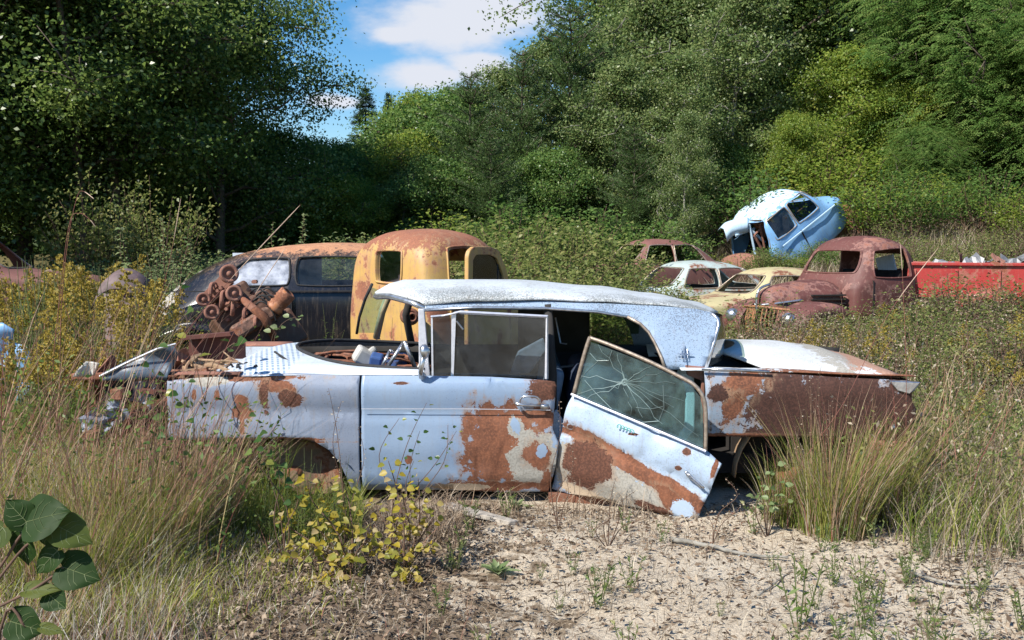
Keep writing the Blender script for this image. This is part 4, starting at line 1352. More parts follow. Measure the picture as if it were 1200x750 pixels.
# post-war sedans half lost in the bushes
def fifties(name, label, X, Y, dz, rot, paint, glassm_, H=1.55, sc=1.0, trimm=None):
    t = thing(name, label, 'car', (X, Y, g1(X, Y) + dz), (0, 0, R(rot)))
    t.scale = (sc, sc, sc)
    body('body_shell', [(-2.4, .45, .72, .78, .66, .72, .6), (-2.25, .38, .86, .92, .78, .82, .65), (-1.5, .35, .95, 1.0, .84, .88, .7), (-1.25, .35, .98, 1.12, .84, .88, .62), (-.85, .35, 1.0, H - .1, .84, .88, .60), (-.3, .35, 1.0, H, .84, .88, .64), (.35, .35, 1.0, H, .84, .88, .64),
                        (.65, .35, .98, H - .1, .84, .88, .60), (1.0, .35, .96, 1.06, .84, .88, .62), (1.25, .35, .93, 1.0, .84, .88, .6), (2.1, .38, .88, .95, .8, .84, .55), (2.35, .42, .75, .8, .7, .76, .5), (2.42, .46, .66, .7, .6, .64, .45)],
         paint, t, [('side', [(-.95, 1.06), (-.12, 1.06), (-.12, H - .14), (-.66, H - .14)], None, (-1, 1)), ('side', [(-.04, 1.06), (.72, 1.06), (.50, H - .14), (-.04, H - .14)], None, (-1, 1)),
                    ('x', [(-.62, 1.08), (.62, 1.08), (.52, H - .13), (-.52, H - .13)], glassm_, 1, .3), ('x', [(-.58, 1.1), (.58, 1.1), (.48, H - .14), (-.48, H - .14)], glassm_, -1, -.5)], trim=trimm or m_oldtrim, tr=.014)
    for sx in (-1.45, 1.45):
        for sg in (-1, 1):
            wheel(t, (sx, sg * .76, .30), .33, .18, m_tyre, m_rust)
    for sg in (-1, 1):
        MB().lathe([(.001, .05), (.09, .03), (.11, 0), (.11, -.06)], Matrix.Translation((2.38, sg * .6, .68)) @ Matrix.Rotation(R(90), 4, 'Y'), 16).build('headlamp', m_chrome, t, smooth=True)
    MB().tube([(2.5, -.85, .5), (2.58, 0, .5), (2.5, .85, .5)], .06, 8).build('bumper', m_rust, t, smooth=True)
    b = MB()
    b.box((0, 0, .6), (.6, 1.3, .2)); b.box((-.3, 0, .85), (.14, 1.3, .45))
    b.build('seat', m_headl, t, bevel=.03)
    return t


m_brown = rusty('mauve_rust', (.20, .085, .07), (.15, .06, .05), [], rust=.2, rustc=(.26, .11, .08), rough=.75)
m_green = rusty('pale_green_paint', (.40, .48, .46), (.34, .38, .36), [], rust=.38, rough=.5, speck=.3)
m_yel = rusty('yellow_paint', (.46, .40, .22), (.36, .30, .18), [], rust=.42, rough=.55, speck=.2)
fifties('brown_sedan', 'round-roofed brown rusted sedan, farthest of the row right of the pale blue roof', 3.45, 24.0, .0, 202, m_brown, m_pane, 1.62)
fifties('pale_green_sedan', 'pale green-white sedan overgrown with leaves, between the brown and the yellow car', 3.75, 20.3, -.26, 200, m_green, m_pane, 1.56)
fifties('yellow_sedan', 'yellow and rust car with a hazy windscreen, just left of the dark red pickup', 5.05, 18.9, -.30, 197, m_yel, m_pane, 1.52)
fifties('rusty_car', 'dark rusty car roof deep in the weeds at the far left', -8.6, 15.2, .40, 10, m_brown, m_glass, 1.6)
# curved rusty hood panel in the goldenrod
tag(MB().box((-4.1, 10.6, .65), (.42, .5, 1.36), (0, 0, .3)).grid([[(-4.35 + .5 * u, 10.6 + .3 * v, 1.34 + .20 * math.sin(math.pi * u) ** .6 - .2 * v * v) for v in (-1, -.5, 0, .5, 1)] for u in [k / 12 for k in range(13)]]).build('fender_panel', simple('grey_mauve_metal', (.16, .11, .11), .7, 0, .4), smooth=True, solid=.01),
    'dark mauve rusted box with a rounded top, half hidden among goldenrod', 'car panel')
LP = Pl((0, 9.4, 0), (1, .2, 0))
for nm, pts, mm, lab in [('crumpled_blue_sheet', [(-30, 378), (4, 378), (18, 386), (8, 420), (0, 470), (-30, 470)], m_bl, 'crumpled blue metal sheet at the left edge, the upper of two'),
                         ('torn_blue_strip', [(16, 402), (32, 406), (40, 428), (36, 480), (18, 480), (20, 430)], m_bl, 'small torn blue metal strip below a blue sheet at the left edge')]:
    tag(panel(nm, pts, LP, mm, None, lambda s, t: .05 * mnoise.noise((s * 8, t * 8, 0)), cell=.03, th=.004), lab, 'scrap metal')
tag(panel('plastic_bag', [(38, 486), (50, 480), (66, 484), (72, 498), (58, 508), (42, 504)], Pl((0, 8.7, 0), (1, .2, 0)), m_plast, None, lambda s, t: .09 * mnoise.noise((s * 14, t * 14, 0)), cell=.02, th=.003), 'crumpled white plastic bag caught in the left foreground grass', 'plastic bag')
# weathered board on the ground by the door
b = MB()
a, c_ = V3((W(520, 583, 6.4).x, 6.5, .05)), V3((W(600, 612, 6.1).x, 6.15, .03))
d = (c_ - a).normalized(); w_ = V3((d.y, -d.x, 0)) * .05
b.prism([a + w_, a - w_, c_ - w_ * .6 + d * .03, c_ + w_ * .6], (0, 0, .03))
tag(b.build('wooden_board', simple('grey_wood', (.42, .38, .33), .85, 0, .4, 20), bevel=.005), 'grey weathered board lying under the front door', 'board')
# ------------------------------------------------------------------ vegetation
rg = np.random.default_rng(11)


def np_mesh(name, V, Fq, rv=None, mats=None):
    me = bpy.data.meshes.new(name)
    V = np.asarray(V, np.float32)
    Fq = np.asarray(Fq, np.int32)
    me.vertices.add(len(V))
    me.vertices.foreach_set('co', V.ravel())
    me.loops.add(Fq.size)
    me.loops.foreach_set('vertex_index', Fq.ravel())
    me.polygons.add(len(Fq))
    me.polygons.foreach_set('loop_start', np.arange(0, Fq.size, Fq.shape[1], dtype=np.int32))
    me.update(calc_edges=True)
    if rv is not None:
        at = me.attributes.new('rnd', 'FLOAT', 'FACE')
        at.data.foreach_set('value', np.asarray(rv, np.float32))
    for m in (mats or []):
        me.materials.append(m)
    return me


def unit(a):
    return a / np.maximum(np.linalg.norm(a, axis=1, keepdims=True), 1e-9)


def leafq(P, D, N, L, Wd, rv, near=False, fold=.25, curl=0.0):
    """leaf blades: base P, direction D, normal N"""
    D = unit(D)
    Sd = unit(np.cross(D, N))
    N = np.cross(Sd, D)
    L = np.asarray(L).reshape(-1, 1)
    Wd = np.asarray(Wd).reshape(-1, 1)
    n = len(P)
    if near:
        c = lambda t, w, h: P + D * L * t + Sd * Wd * w + N * (Wd * h - L * curl * t * t)
        vs = [c(0, 0, 0), c(.18, .42, fold * .8), c(.48, .5, fold), c(.8, .26, fold * .5), c(1, 0, 0), c(.8, -.26, fold * .5), c(.48, -.5, fold), c(.18, -.42, fold * .8), c(.48, 0, 0)]
        V = np.stack(vs, 1).reshape(-1, 3)
        k = np.arange(n)[:, None] * 9
        Fq = np.concatenate([k + np.array(q)[None] for q in ((0, 1, 2, 8), (8, 2, 3, 4), (8, 4, 5, 6), (0, 8, 6, 7))], 0)
        return V, Fq, np.tile(rv, 4)
    V = np.stack([P, P + D * L * .45 + Sd * Wd * .5 + N * Wd * fold, P + D * L - N * L * curl, P + D * L * .45 - Sd * Wd * .5 + N * Wd * fold], 1).reshape(-1, 3)
    k = np.arange(n)[:, None] * 4
    return V, k + np.array([0, 1, 2, 3])[None], rv


def joinq(parts):
    V, Fq, rv, o = [], [], [], 0
    for v, f, r in parts:
        V.append(v); Fq.append(f + o); rv.append(r); o += len(v)
    return np.concatenate(V), np.concatenate(Fq), np.concatenate(rv)


def blades(B, H, lean, Wd, rv, seg=4, droop=.25, pw=2.0):
    """grass: base B (n,3), height H, lean (n,2)"""
    n = len(B)
    th = rg.uniform(0, 2 * np.pi, n)
    sd = np.stack([np.cos(th), np.sin(th), np.zeros(n)], 1)
    H = np.asarray(H); Wd = np.asarray(Wd)
    lv = []
    for i in range(seg + 1):
        t = i / seg
        c = B + np.stack([lean[:, 0] * t ** pw, lean[:, 1] * t ** pw, H * (t - droop * t ** 3)], 1)
        w = (Wd * (1 - t ** 1.5 * .92))[:, None] * .5
        lv += [c - sd * w, c + sd * w]
    V = np.stack(lv, 1).reshape(-1, 3)
    k = np.arange(n)[:, None] * (2 * (seg + 1))
    Fq = np.concatenate([k + np.array([2 * i, 2 * i + 1, 2 * i + 3, 2 * i + 2])[None] for i in range(seg)], 0)
    return V, Fq, np.tile(rv, seg)


def rdir(n, up=0.0):
    d = rg.normal(size=(n, 3))
    d[:, 2] += up
    return unit(d)


# leaf colours
G = lambda *c: leafmat(*c)
lm_oak = leafmat('oak_leaf', [(0.051, 0.095, 0.025), (0.085, 0.146, 0.034), (0.138, 0.207, 0.048), (0.207, 0.268, 0.077)], .45, .35, .5)
lm_pop = leafmat('poplar_leaf', [(0.067, 0.113, 0.033), (0.113, 0.172, 0.053), (0.179, 0.239, 0.083), (0.269, 0.299, 0.120)], .40, .38)
lm_yel = leafmat('maple_leaf', [(0.095, 0.158, 0.023), (0.152, 0.228, 0.035), (0.216, 0.292, 0.051), (0.304, 0.316, 0.063)], .48)
lm_wal = leafmat('walnut_leaf', [(0.059, 0.125, 0.030), (0.092, 0.175, 0.041), (0.133, 0.217, 0.059), (0.217, 0.283, 0.083)], .42, .35)
lm_pine = leafmat('pine_needle', [(.04, .08, .025), (.075, .13, .04), (.12, .18, .06)], .25, .5)
lm_spr = leafmat('spruce_needle', [(0.018, 0.042, 0.021), (0.033, 0.068, 0.030), (0.045, 0.083, 0.038)], .2, .5)
lm_shr = leafmat('shrub_leaf', [(.08, .12, .03), (.14, .18, .05), (.21, .24, .08), (.30, .29, .11)], .45)
lm_pale = leafmat('pale_shoot_leaf', [(.10, .16, .06), (.18, .24, .10), (.28, .33, .17)], .4)
lm_gold = leafmat('goldenrod_leaf', [(0.069, 0.121, 0.025), (0.115, 0.184, 0.040), (0.184, 0.241, 0.069)], .45)
lm_flow = leafmat('goldenrod_flower', [(.24, .20, .03), (.42, .32, .05), (.22, .18, .07)], .35, .7)
lm_grn = leafmat('green_grass', [(.08, .13, .02), (.15, .20, .035), (.26, .28, .055), (.38, .35, .12)], .4)
lm_dry = leafmat('dry_grass', [(.10, .07, .045), (.22, .165, .11), (.38, .31, .22), (.55, .48, .37)], .3, .6)
lm_red = leafmat('red_stem_grass', [(.24, .09, .075), (.34, .17, .12), (.42, .30, .20), (.30, .24, .11)], .25, .5)
lm_str = leafmat('pale_straw', [(.26, .20, .14), (.42, .35, .26), (.58, .52, .42), (.66, .62, .54)], .3, .5)
lm_lime = leafmat('lime_grass', [(.20, .24, .03), (.32, .34, .05), (.42, .42, .09)], .45)
lm_aut = leafmat('autumn_leaf', [(.30, .24, .03), (.42, .33, .04), (.22, .24, .04), (.48, .38, .10), (.45, .36, .22)], .5)
lm_asp = leafmat('aspen_leaf', [(.03, .07, .015), (.05, .10, .025), (.10, .16, .05), (.26, .26, .05)], .35, .35)
lm_lit = leafmat('leaf_litter', [(.07, .045, .03), (.14, .095, .06), (.26, .19, .13), (.42, .34, .25)], .15, .8)
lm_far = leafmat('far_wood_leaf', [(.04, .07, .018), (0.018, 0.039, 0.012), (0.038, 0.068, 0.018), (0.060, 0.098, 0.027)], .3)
m_bark = simple('bark', (.12, .095, .07), .95, 0, .5, 14, .6)
m_pbark = simple('pale_bark', (.30, .28, .24), .9, 0, .5, 10, .5)
m_twig = simple('brown_twig', (.13, .075, .05), .9, 0, .4, 20)
m_gstem = simple('green_stem', (.10, .12, .04), .8, 0, .3, 20)
m_rstem = simple('red_stem', (.20, .07, .05), .8, 0, .3, 20)


def limb_path(a, b, k=5, wob=.06):
    a, b = V3(a), V3(b)
    L = (b - a).length
    pts = []
    for i in range(k + 1):
        t = i / k
        w = V3([rnd.gauss(0, wob) * L * (0 < i < k) for _ in range(3)])
        pts.append(a.lerp(b, t) + w + V3((0, 0, L * .10 * t * (1 - t) * 2)))
    return pts


def clump_leaves(C, rad, n, L, asp, tone, flat=.6, up=.7, near=False, curl=.1, upd=-.1):
    """C (m,3) clump centres, n leaves each"""
    m = len(C)
    idx = np.repeat(np.arange(m), n)
    o = rg.normal(size=(m * n, 3)) * rad
    o[:, 2] *= flat
    P = C[idx] + o
    N = rdir(m * n) * .8
    N[:, 2] += up
    N += o / (rad * 2.2)
    D = rdir(m * n, upd)
    l = L * rg.uniform(.65, 1.25, m * n)
    rv = np.clip(tone[idx] + rg.normal(0, .22, m * n), 0, 1)
    return leafq(P, D, N, l, l * asp, rv, near, curl=curl)


def deciduous(name, H, Rr, base, lmat, bark, nl=15, per=60, L=.15, seed=1, asp=.7, rad=.42, tr=.17, kind='round', stems=1, tonem=.5):
    global rg
    rg = np.random.default_rng(seed)
    rnd.seed(seed)
    t = MB()
    C = []
    for s in range(stems):
        ox, oy = (rnd.uniform(-.5, .5), rnd.uniform(-.5, .5)) if stems > 1 else (0, 0)
        lean = V3((rnd.gauss(0, .10) * H, rnd.gauss(0, .08) * H, 0)) if stems > 1 else V3((rnd.gauss(0, .03) * H, rnd.gauss(0, .03) * H, 0))
        path = [V3((ox, oy, -.3))] + [V3((ox, oy, 0)) + lean * (k / 8) ** 1.3 + V3((rnd.gauss(0, .06), rnd.gauss(0, .06), H * .92 * k / 8)) for k in range(1, 9)]
        t.tube(path, [tr * (1.25 if k == 0 else 1) * (1 - .10 * k) for k in range(9)], 9)
        for i in range(nl):
            f = base + (1 - base) * (i + rnd.random()) / nl
            k = min(7, int(f * 8)); fr = f * 8 - k
            p = path[k].lerp(path[k + 1], fr)
            if kind == 'round':
                e_ = math.sin(math.pi * min(1, (f - base) / (1 - base) * .82 + .18)) ** .6
            elif kind == 'tall':
                e_ = math.sin(math.pi * min(1, (f - base) / (1 - base) * .75 + .22)) ** .8
            else:
                e_ = (1 - (f - base) / (1 - base)) ** .8 + .15
            az = i * 2.4 + rnd.uniform(-.5, .5)
            ln = Rr * e_ * rnd.uniform(.7, 1.12) / (stems ** .3)
            q = p + V3((math.cos(az) * ln, math.sin(az) * ln, ln * rnd.uniform(.15, .75)))
            lp = limb_path(p, q, 5)
            r0 = tr * .42 * (1 - f * .5)
            t.tube(lp, [r0 * (1 - .16 * j) for j in range(6)], 5)
            for j in (2, 3, 4, 5):
                C.append(lp[j] + V3([rnd.gauss(0, .2) for _ in range(3)]))
                for _ in range(3):
                    d = V3([rnd.gauss(0, 1), rnd.gauss(0, 1), rnd.gauss(.2, .7)]).normalized() * ln * rnd.uniform(.2, .48)
                    q2 = lp[j] + d
                    t.tube([lp[j], lp[j].lerp(q2, .5) + V3((0, 0, .05)), q2], [.03, .02, .008], 4)
                    C.append(q2); C.append(lp[j].lerp(q2, .6) + V3([rnd.gauss(0, .15) for _ in range(3)]))
        C.append(path[-1])
    C = np.array([tuple(c) for c in C])
    tone = np.clip(tonem + rg.normal(0, .2, len(C)), 0, 1)
    V, Fq, rv = clump_leaves(C, rad, per, L, asp, tone)
    crown = np_mesh(name + '_crown', V, Fq, rv, [lmat])
    me = bpy.data.meshes.new(name + '_trunk')
    me.from_pydata(t.v, [], t.f)
    me.materials.append(bark)
    me.shade_smooth()
    return me, crown


def conifer(name, H, Rr, lmat, bark, whorl=.55, seed=2, pine=True, tl=.24, dens=1.0):
    global rg
    rg = np.random.default_rng(seed)
    rnd.seed(seed)
    t = MB()
    path = [V3((rnd.gauss(0, .04), rnd.gauss(0, .04), H * k / 8 - .3 * (k == 0))) for k in range(9)]
    t.tube(path, [.2 * (1 - .115 * k) for k in range(9)], 8)
    C, Dd, ff = [], [], []
    z = H * .06
    while z < H * .985:
        f = z / H
        nb = 6 if pine else 8
        for i in range(nb):
            az = rnd.uniform(0, 6.28)
            ln = Rr * ((1 - f) ** (.5 if pine else .85) + .015) * rnd.uniform(.65, 1.15)
            d = V3((math.cos(az), math.sin(az), .18 if pine else -.22))
            p = V3((0, 0, z))
            k = max(2, int(ln / .35))
            bp = [p + d * ln * j / k + V3((0, 0, (.22 if pine else .10) * ln * (j / k) ** 2 + rnd.gauss(0, .02))) for j in range(k + 1)]
            t.tube(bp, [.04 * (1 - .8 * j / k) + .006 for j in range(k + 1)], 4)
            side_ = V3((-d.y, d.x, 0))
            for j in range(1, k + 1):
                w = ln * .32 * (1 - .55 * j / k)
                m_ = max(2, int(w / .16 * dens))
                for a in range(-m_, m_ + 1):
                    c = bp[j] + side_ * (w * a / m_) - d * abs(a / m_) * w * .35 + V3([rnd.gauss(0, .06) for _ in range(3)])
                    C.append(c); ff.append((.35 + .65 * min(1, (1 - f) * 4)))
                    Dd.append(d + side_ * (a / m_) * .8 + V3((0, 0, .35 if pine else -.05)))
        z += whorl * rnd.uniform(.8, 1.2) * (1 if f < .8 else .6)
    C = np.array([tuple(c) for c in C]); Dd = unit(np.array([tuple(c) for c in Dd]))
    n = 9
    idx = np.repeat(np.arange(len(C)), n)
    D = Dd[idx] + rg.normal(0, .55 if pine else .4, (len(idx), 3))
    tone = np.clip(.5 + rg.normal(0, .25, len(C)), 0, 1)[idx]
    l = tl * rg.uniform(.7, 1.2, len(idx)) * np.array(ff)[idx]
    V, Fq, rv = leafq(C[idx] + rg.normal(0, .05, (len(idx), 3)), D, rdir(len(idx), .6), l, np.full(len(idx), tl * .17), np.clip(tone + rg.normal(0, .15, len(idx)), 0, 1), fold=.1)
    crown = np_mesh(name + '_crown', V, Fq, rv, [lmat])
    me = bpy.data.meshes.new(name + '_trunk')
    me.from_pydata(t.v, [], t.f)
    me.materials.append(bark)
    me.shade_smooth()
    return me, crown


def walnut(name, H, Rr, seed=5):
    global rg
    rg = np.random.default_rng(seed)
    tm, _c = deciduous(name, H, Rr, .12, lm_wal, m_bark, nl=24, per=1, seed=seed)
    cen = np.empty(len(_c.vertices) * 3, np.float32)
    _c.vertices.foreach_get('co', cen)
    cen = cen.reshape(-1, 3)[::4]
    bpy.data.meshes.remove(_c)
    m = len(cen) * 11
    C = np.repeat(cen, 11, 0) + rg.normal(0, .38, (m, 3))
    az = np.arctan2(C[:, 1], C[:, 0]) + rg.normal(0, .8, m)
    d = np.stack([np.cos(az), np.sin(az), rg.uniform(-.25, .25, m)], 1)
    s = np.stack([-np.sin(az), np.cos(az), np.zeros(m)], 1)
    parts = []
    tone = np.clip(.5 + rg.normal(0, .25, m), 0, 1)
    for j in range(6):
        t = j / 5
        c = C + d * (.5 * t) + np.array([0, 0, -.22]) * t * t
        for sg in (-1, 1):
            D = s * sg + d * .45 + np.array([0, 0, -.45])
            parts.append(leafq(c, D, np.stack([d[:, 0] * .2, d[:, 1] * .2, np.ones(m)], 1) + rg.normal(0, .2, (m, 3)), rg.uniform(.13, .19, m), np.full(m, .05), np.clip(tone + rg.normal(0, .1, m), 0, 1), curl=.1))
    V, Fq, rv = joinq(parts)
    return tm, np_mesh(name + '_crown', V, Fq, rv, [lm_wal])


PR = {}
PR['oak'] = deciduous('oak', 13, 4.6, .12, lm_oak, m_bark, nl=26, per=74, L=.125, seed=3, rad=.46, tr=.22)
PR['oak2'] = deciduous('oak_b', 12, 4.2, .15, lm_oak, m_bark, nl=13, per=74, L=.12, seed=4, rad=.45, tr=.15, stems=3)
PR['pop'] = deciduous('poplar', 14, 2.7, .1, lm_pop, m_pbark, nl=26, per=36, L=.14, seed=5, kind='tall', rad=.40, tr=.15)
PR['yel'] = deciduous('maple', 9, 3.0, .05, lm_yel, m_bark, nl=26, per=44, L=.14, seed=6, rad=.38, tr=.13)
PR['grn'] = deciduous('young_maple', 8, 2.7, .03, lm_wal, m_bark, nl=24, per=44, L=.13, seed=16, rad=.38, tr=.11)
PR['pine'] = conifer('pine', 13, 4.0, lm_pine, m_bark, seed=7, whorl=.62)
PR['spr'] = conifer('spruce', 12, 2.6, lm_spr, m_bark, seed=8, pine=False, tl=.20, whorl=.42, dens=.8)
PR['wal'] = walnut('walnut', 9, 3.6)


def tree(name, key, px, D, label, group=None, H=None, rot=None, wide=1.0, top=None, x=None, cat='tree'):
    tm, cm = PR[key]
    h0 = {'oak': 13, 'oak2': 12, 'pop': 14, 'yel': 9, 'grn': 8, 'pine': 13, 'spr': 12, 'wal': 9}[key]
    X = (px - 600) / F * D if x is None else x
    z = g1(X, D)
    if top is not None:
        H = CZ + (290 - top) / F * D - z
    s = (H or h0) / h0
    t = thing(name, label, cat, (X, D, z), (0, 0, rot if rot is not None else rnd.uniform(0, 6.28)), group)
    t.scale = (s * wide, s * wide, s)
    for nm, me in (('trunk', tm), ('crown', cm)):
        o = bpy.data.objects.new(nm, me)
        COL.objects.link(o)
        o.parent = t
    return t


rnd.seed(50)
# left wood
GL = 'dark broad-leaved trees of the left-hand wood'
LL = 'tall dark leafy tree standing inside the shaded wood at the left'
for key, px, D, H, w in [('oak', 30, 27, 12, 1.1), ('oak2', 125, 25, 10.3, 1.15), ('oak', 185, 29, 10.6, 1.1), ('oak2', -70, 24, 12, 1.1), ('oak', -20, 36, 14, 1.1), ('oak2', 150, 36, 12, 1.2),
                         ('oak', 70, 44, 14.5, 1.2), ('oak2', 160, 44, 13, 1.0), ('oak', -120, 33, 15, 1.1)]:
    tree('broadleaf_tree', key, px, D, LL, GL, H=H, wide=w)
tree('broadleaf_tree', 'oak', 262, 27.5, 'tall broad-leaved tree with sunlit branches reaching out against the sky, edge of left wood', H=9.9, rot=1.2, wide=.93)
tree('young_tree', 'grn', 330, 31, 'low dark tree under the out-reaching sunlit branches of the left wood', top=150, wide=1.2)
tree('young_tree', 'grn', 395, 33, 'dark low tree filling the gap below the sky, left of the two pointed spruces', top=165, wide=1.1)
# out of view to the left: more wood, added to shade its own edge
for x, y, H in [(-16, 14, 10.5), (-20, 20, 11.5), (-21, 8, 12)]:
    tree('broadleaf_tree', 'oak', 0, y, LL, GL, H=H, x=x, wide=1.15)
# spruces
tree('spruce_tree', 'spr', 431, 42, 'dark pointed spruce against the sky, the taller left one of two', top=104, wide=1.2)
tree('spruce_tree', 'spr', 458, 43, 'dark pointed spruce against the sky, the slimmer right one of two', top=110, wide=.9)
# middle and right wood
tree('broadleaf_tree', 'grn', 440, 36, 'rounded green tree in front of the two spruces', top=168, wide=1.4)
tree('broadleaf_tree', 'yel', 488, 33, 'yellowish green tree between the orange truck and the leftmost pines', top=150, wide=1.1)
tree('broadleaf_tree', 'grn', 520, 34, 'fresh green rounded tree below the leftmost white pine', top=140, wide=.9)
tree('broadleaf_tree', 'yel', 410, 30, 'pale yellow-green low tree in front of the dark gap left of the spruces', top=200, wide=1.2)
tree('poplar_tree', 'pop', 565, 40, 'poplar whose top meets the sky behind the leftmost white pine', top=92, wide=1.3)
tree('poplar_tree', 'pop', 605, 39, 'poplar whose top meets the sky, second along the rising treeline', top=68, wide=1.2)
tree('poplar_tree', 'pop', 648, 38, 'poplar whose top meets the sky, third along the rising treeline', top=28, wide=1.1)
tree('broadleaf_tree', 'grn', 530, 38, 'round-topped green tree at the low end of the rising treeline', top=106, wide=1.2)
tree('broadleaf_tree', 'grn', 480, 39, 'round green tree just right of the spruces against the sky', top=125, wide=1.1)
tree('broadleaf_tree', 'yel', 497, 40, 'light green tree with a bright top standing right of the spruces', top=103, wide=.85)
tree('broadleaf_tree', 'pop', 470, 32, 'greyish green tree with drooping foliage below the spruces', top=165, wide=1.1)
tree('pine_tree', 'pine', 552, 32, 'white pine with soft layered boughs, leftmost of the pines', top=88, wide=.95)
tree('pine_tree', 'pine', 612, 31.5, 'white pine with soft layered boughs rising beside the sky, second from the left', top=62, wide=.85)
tree('pine_tree', 'pine', 668, 32, 'tall white pine whose top closes the sky gap on its right', top=12, wide=.95)
tree('pine_tree', 'pine', 575, 29, 'shorter white pine in front of the leftmost pines', top=155, wide=1.1)
tree('pine_tree', 'pine', 705, 33, 'broad white pine behind the roof of the brown sedan', top=60, wide=1.15)
GM = 'tall poplars of the right-hand wood'
for px, D, top in [(775, 38, -60), (740, 35, -40), (815, 34, -60), (790, 30, 50), (850, 32, -40), (715, 31, 60)]:
    tree('poplar_tree', 'pop', px, D, 'tall grey-green poplar rising out of the top of the picture behind the row of cars', GM, top=top, wide=1.05)
tree('pine_tree', 'pine', 742, 29, 'dark green pine at the foot of the poplars, behind the brown sedan', top=150, wide=1.0)
for px, D, H, key in [(880, 40, 15, 'oak'), (930, 42, 16, 'oak2'), (1000, 43, 16, 'oak'), (1080, 41, 15, 'oak2'), (1160, 40, 15, 'oak'), (1230, 36, 15, 'oak2'), (820, 44, 17, 'oak'), (770, 46, 17, 'oak2')]:
    tree('broadleaf_tree', key, px, D, 'large dark tree deep in the wood behind the yellow-green tree and the poplars', 'large dark trees at the back of the right-hand wood', H=H, wide=1.1)
tree('maple_tree', 'yel', 985, 32, 'bright yellow-green tree right above the tipped blue truck', top=55, wide=1.05, rot=.4)
tree('maple_tree', 'yel', 930, 30, 'yellow-green young tree left of and behind the tipped blue truck', top=130, wide=.8)
tree('maple_tree', 'yel', 1045, 31, 'yellow-green tree between the brightest one and the drooping walnut', top=95, wide=.9)
tree('walnut_tree', 'wal', 1120, 31.5, 'walnut with long drooping compound leaves, the larger left one at the right edge', top=-20, wide=1.0)
tree('walnut_tree', 'wal', 1200, 29.5, 'walnut with drooping compound leaves cut off by the right edge', top=20, wide=.9, rot=2)
tree('walnut_tree', 'wal', 1085, 29, 'low drooping-leaved walnut in front of the larger one', top=150, wide=.9, rot=4)
tree('broadleaf_tree', 'grn', 862, 31, 'mid-green young tree behind the torn blue fender', top=170, wide=.8)
tree('broadleaf_tree', 'grn', 640, 30, 'green young tree in front of the tallest pine', top=175, wide=1.0)
tree('broadleaf_tree', 'pop', 800, 27.5, 'slim greyish young tree with a pale trunk above the yellow car', top=120, wide=.8)
tree('broadleaf_tree', 'grn', 520, 30, 'green young tree standing above the orange truck', top=185, wide=1.1)
for x, y, H, key in [(20, 30, 13, 'oak')]:
    tree('broadleaf_tree', key, 0, y, 'large dark tree deep in the wood behind the yellow-green tree and the poplars', 'large dark trees at the back of the right-hand wood', H=H, x=x, wide=1.1)
# the wood beyond, one mass
rg = np.random.default_rng(77)
n = 90000
th = rg.uniform(-1.25, 1.25, n)
rr = rg.uniform(54, 66, n)
X = np.sin(th) * rr; Y = np.cos(th) * rr
hh = (4.5 + 12 * sm(2, 11, X) + 11 * sm(-13, -22, X)) * (.85 + .15 * np.sin(th * 23) * np.sin(th * 17 + 1)) * np.where(rg.random(n) < .5, 1, rg.random(n))
P = np.stack([X, Y, gh(X, Y) + hh * rg.random(n) ** .8], 1)
V, Fq, rv = leafq(P, rdir(n, -.1), rdir(n, .5), rg.uniform(.4, .8, n), rg.uniform(.3, .5, n), np.clip(rg.normal(.5, .3, n), 0, 1))
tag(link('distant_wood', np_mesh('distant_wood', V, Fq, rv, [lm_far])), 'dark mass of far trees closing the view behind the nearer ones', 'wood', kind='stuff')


# ---- shrubs
def shrub(name, H, Rr, ns, per, L, lmat, seed, asp=.6, whip=False, near=False, up=.5):
    global rg
    rg = np.random.default_rng(seed)
    rnd.seed(seed)
    t = MB()
    P, D, N, tn = [], [], [], []
    for i in range(ns):
        az = rnd.uniform(0, 6.28)
        r = Rr * math.sqrt(rnd.random()) * (.5 if whip else 1)
        h = H * rnd.uniform(.55, 1.05) * (1 - .35 * (r / Rr) ** 2)
        b0 = V3((math.cos(az) * r * .35, math.sin(az) * r * .35, -.05))
        tip = V3((math.cos(az) * r, math.sin(az) * r, h))
        lp = [b0.lerp(tip, k / 6) + V3((rnd.gauss(0, .03), rnd.gauss(0, .03), .12 * H * math.sin(math.pi * k / 6) * (0 if whip else 1))) for k in range(7)]
        t.tube(lp, [.012 * (1 - .12 * k) for k in range(7)], 4)
        tone = rnd.gauss(.5, .2)
        for k in range(per):
            f = (.15 if whip else .3) + (.85 if whip else .7) * (k + rnd.random()) / per
            j = min(5, int(f * 6))
            c = lp[j].lerp(lp[j + 1], f * 6 - j)
            a = k * 2.4 + rnd.random()
            o = V3((math.cos(a), math.sin(a), up))
            sp_ = 0 if whip else rnd.random() ** .7 * .22 * H ** .5
            P.append(tuple(c + o * sp_)); D.append(tuple(o + V3((0, 0, rnd.gauss(-.2, .4)))))
            N.append((rnd.gauss(0, .5), rnd.gauss(0, .5), 1)); tn.append(tone + rnd.gauss(0, .2))
    P, D, N = np.array(P), np.array(D), np.array(N)
    l = L * rg.uniform(.6, 1.2, len(P))
    V, Fq, rv = leafq(P, D, N, l, l * asp, np.clip(tn, 0, 1), near, curl=.15)
    me = bpy.data.meshes.new(name + '_stems')
    me.from_pydata(t.v, [], t.f)
    me.materials.append(m_twig)
    return me, np_mesh(name + '_leaves', V, Fq, rv, [lmat])


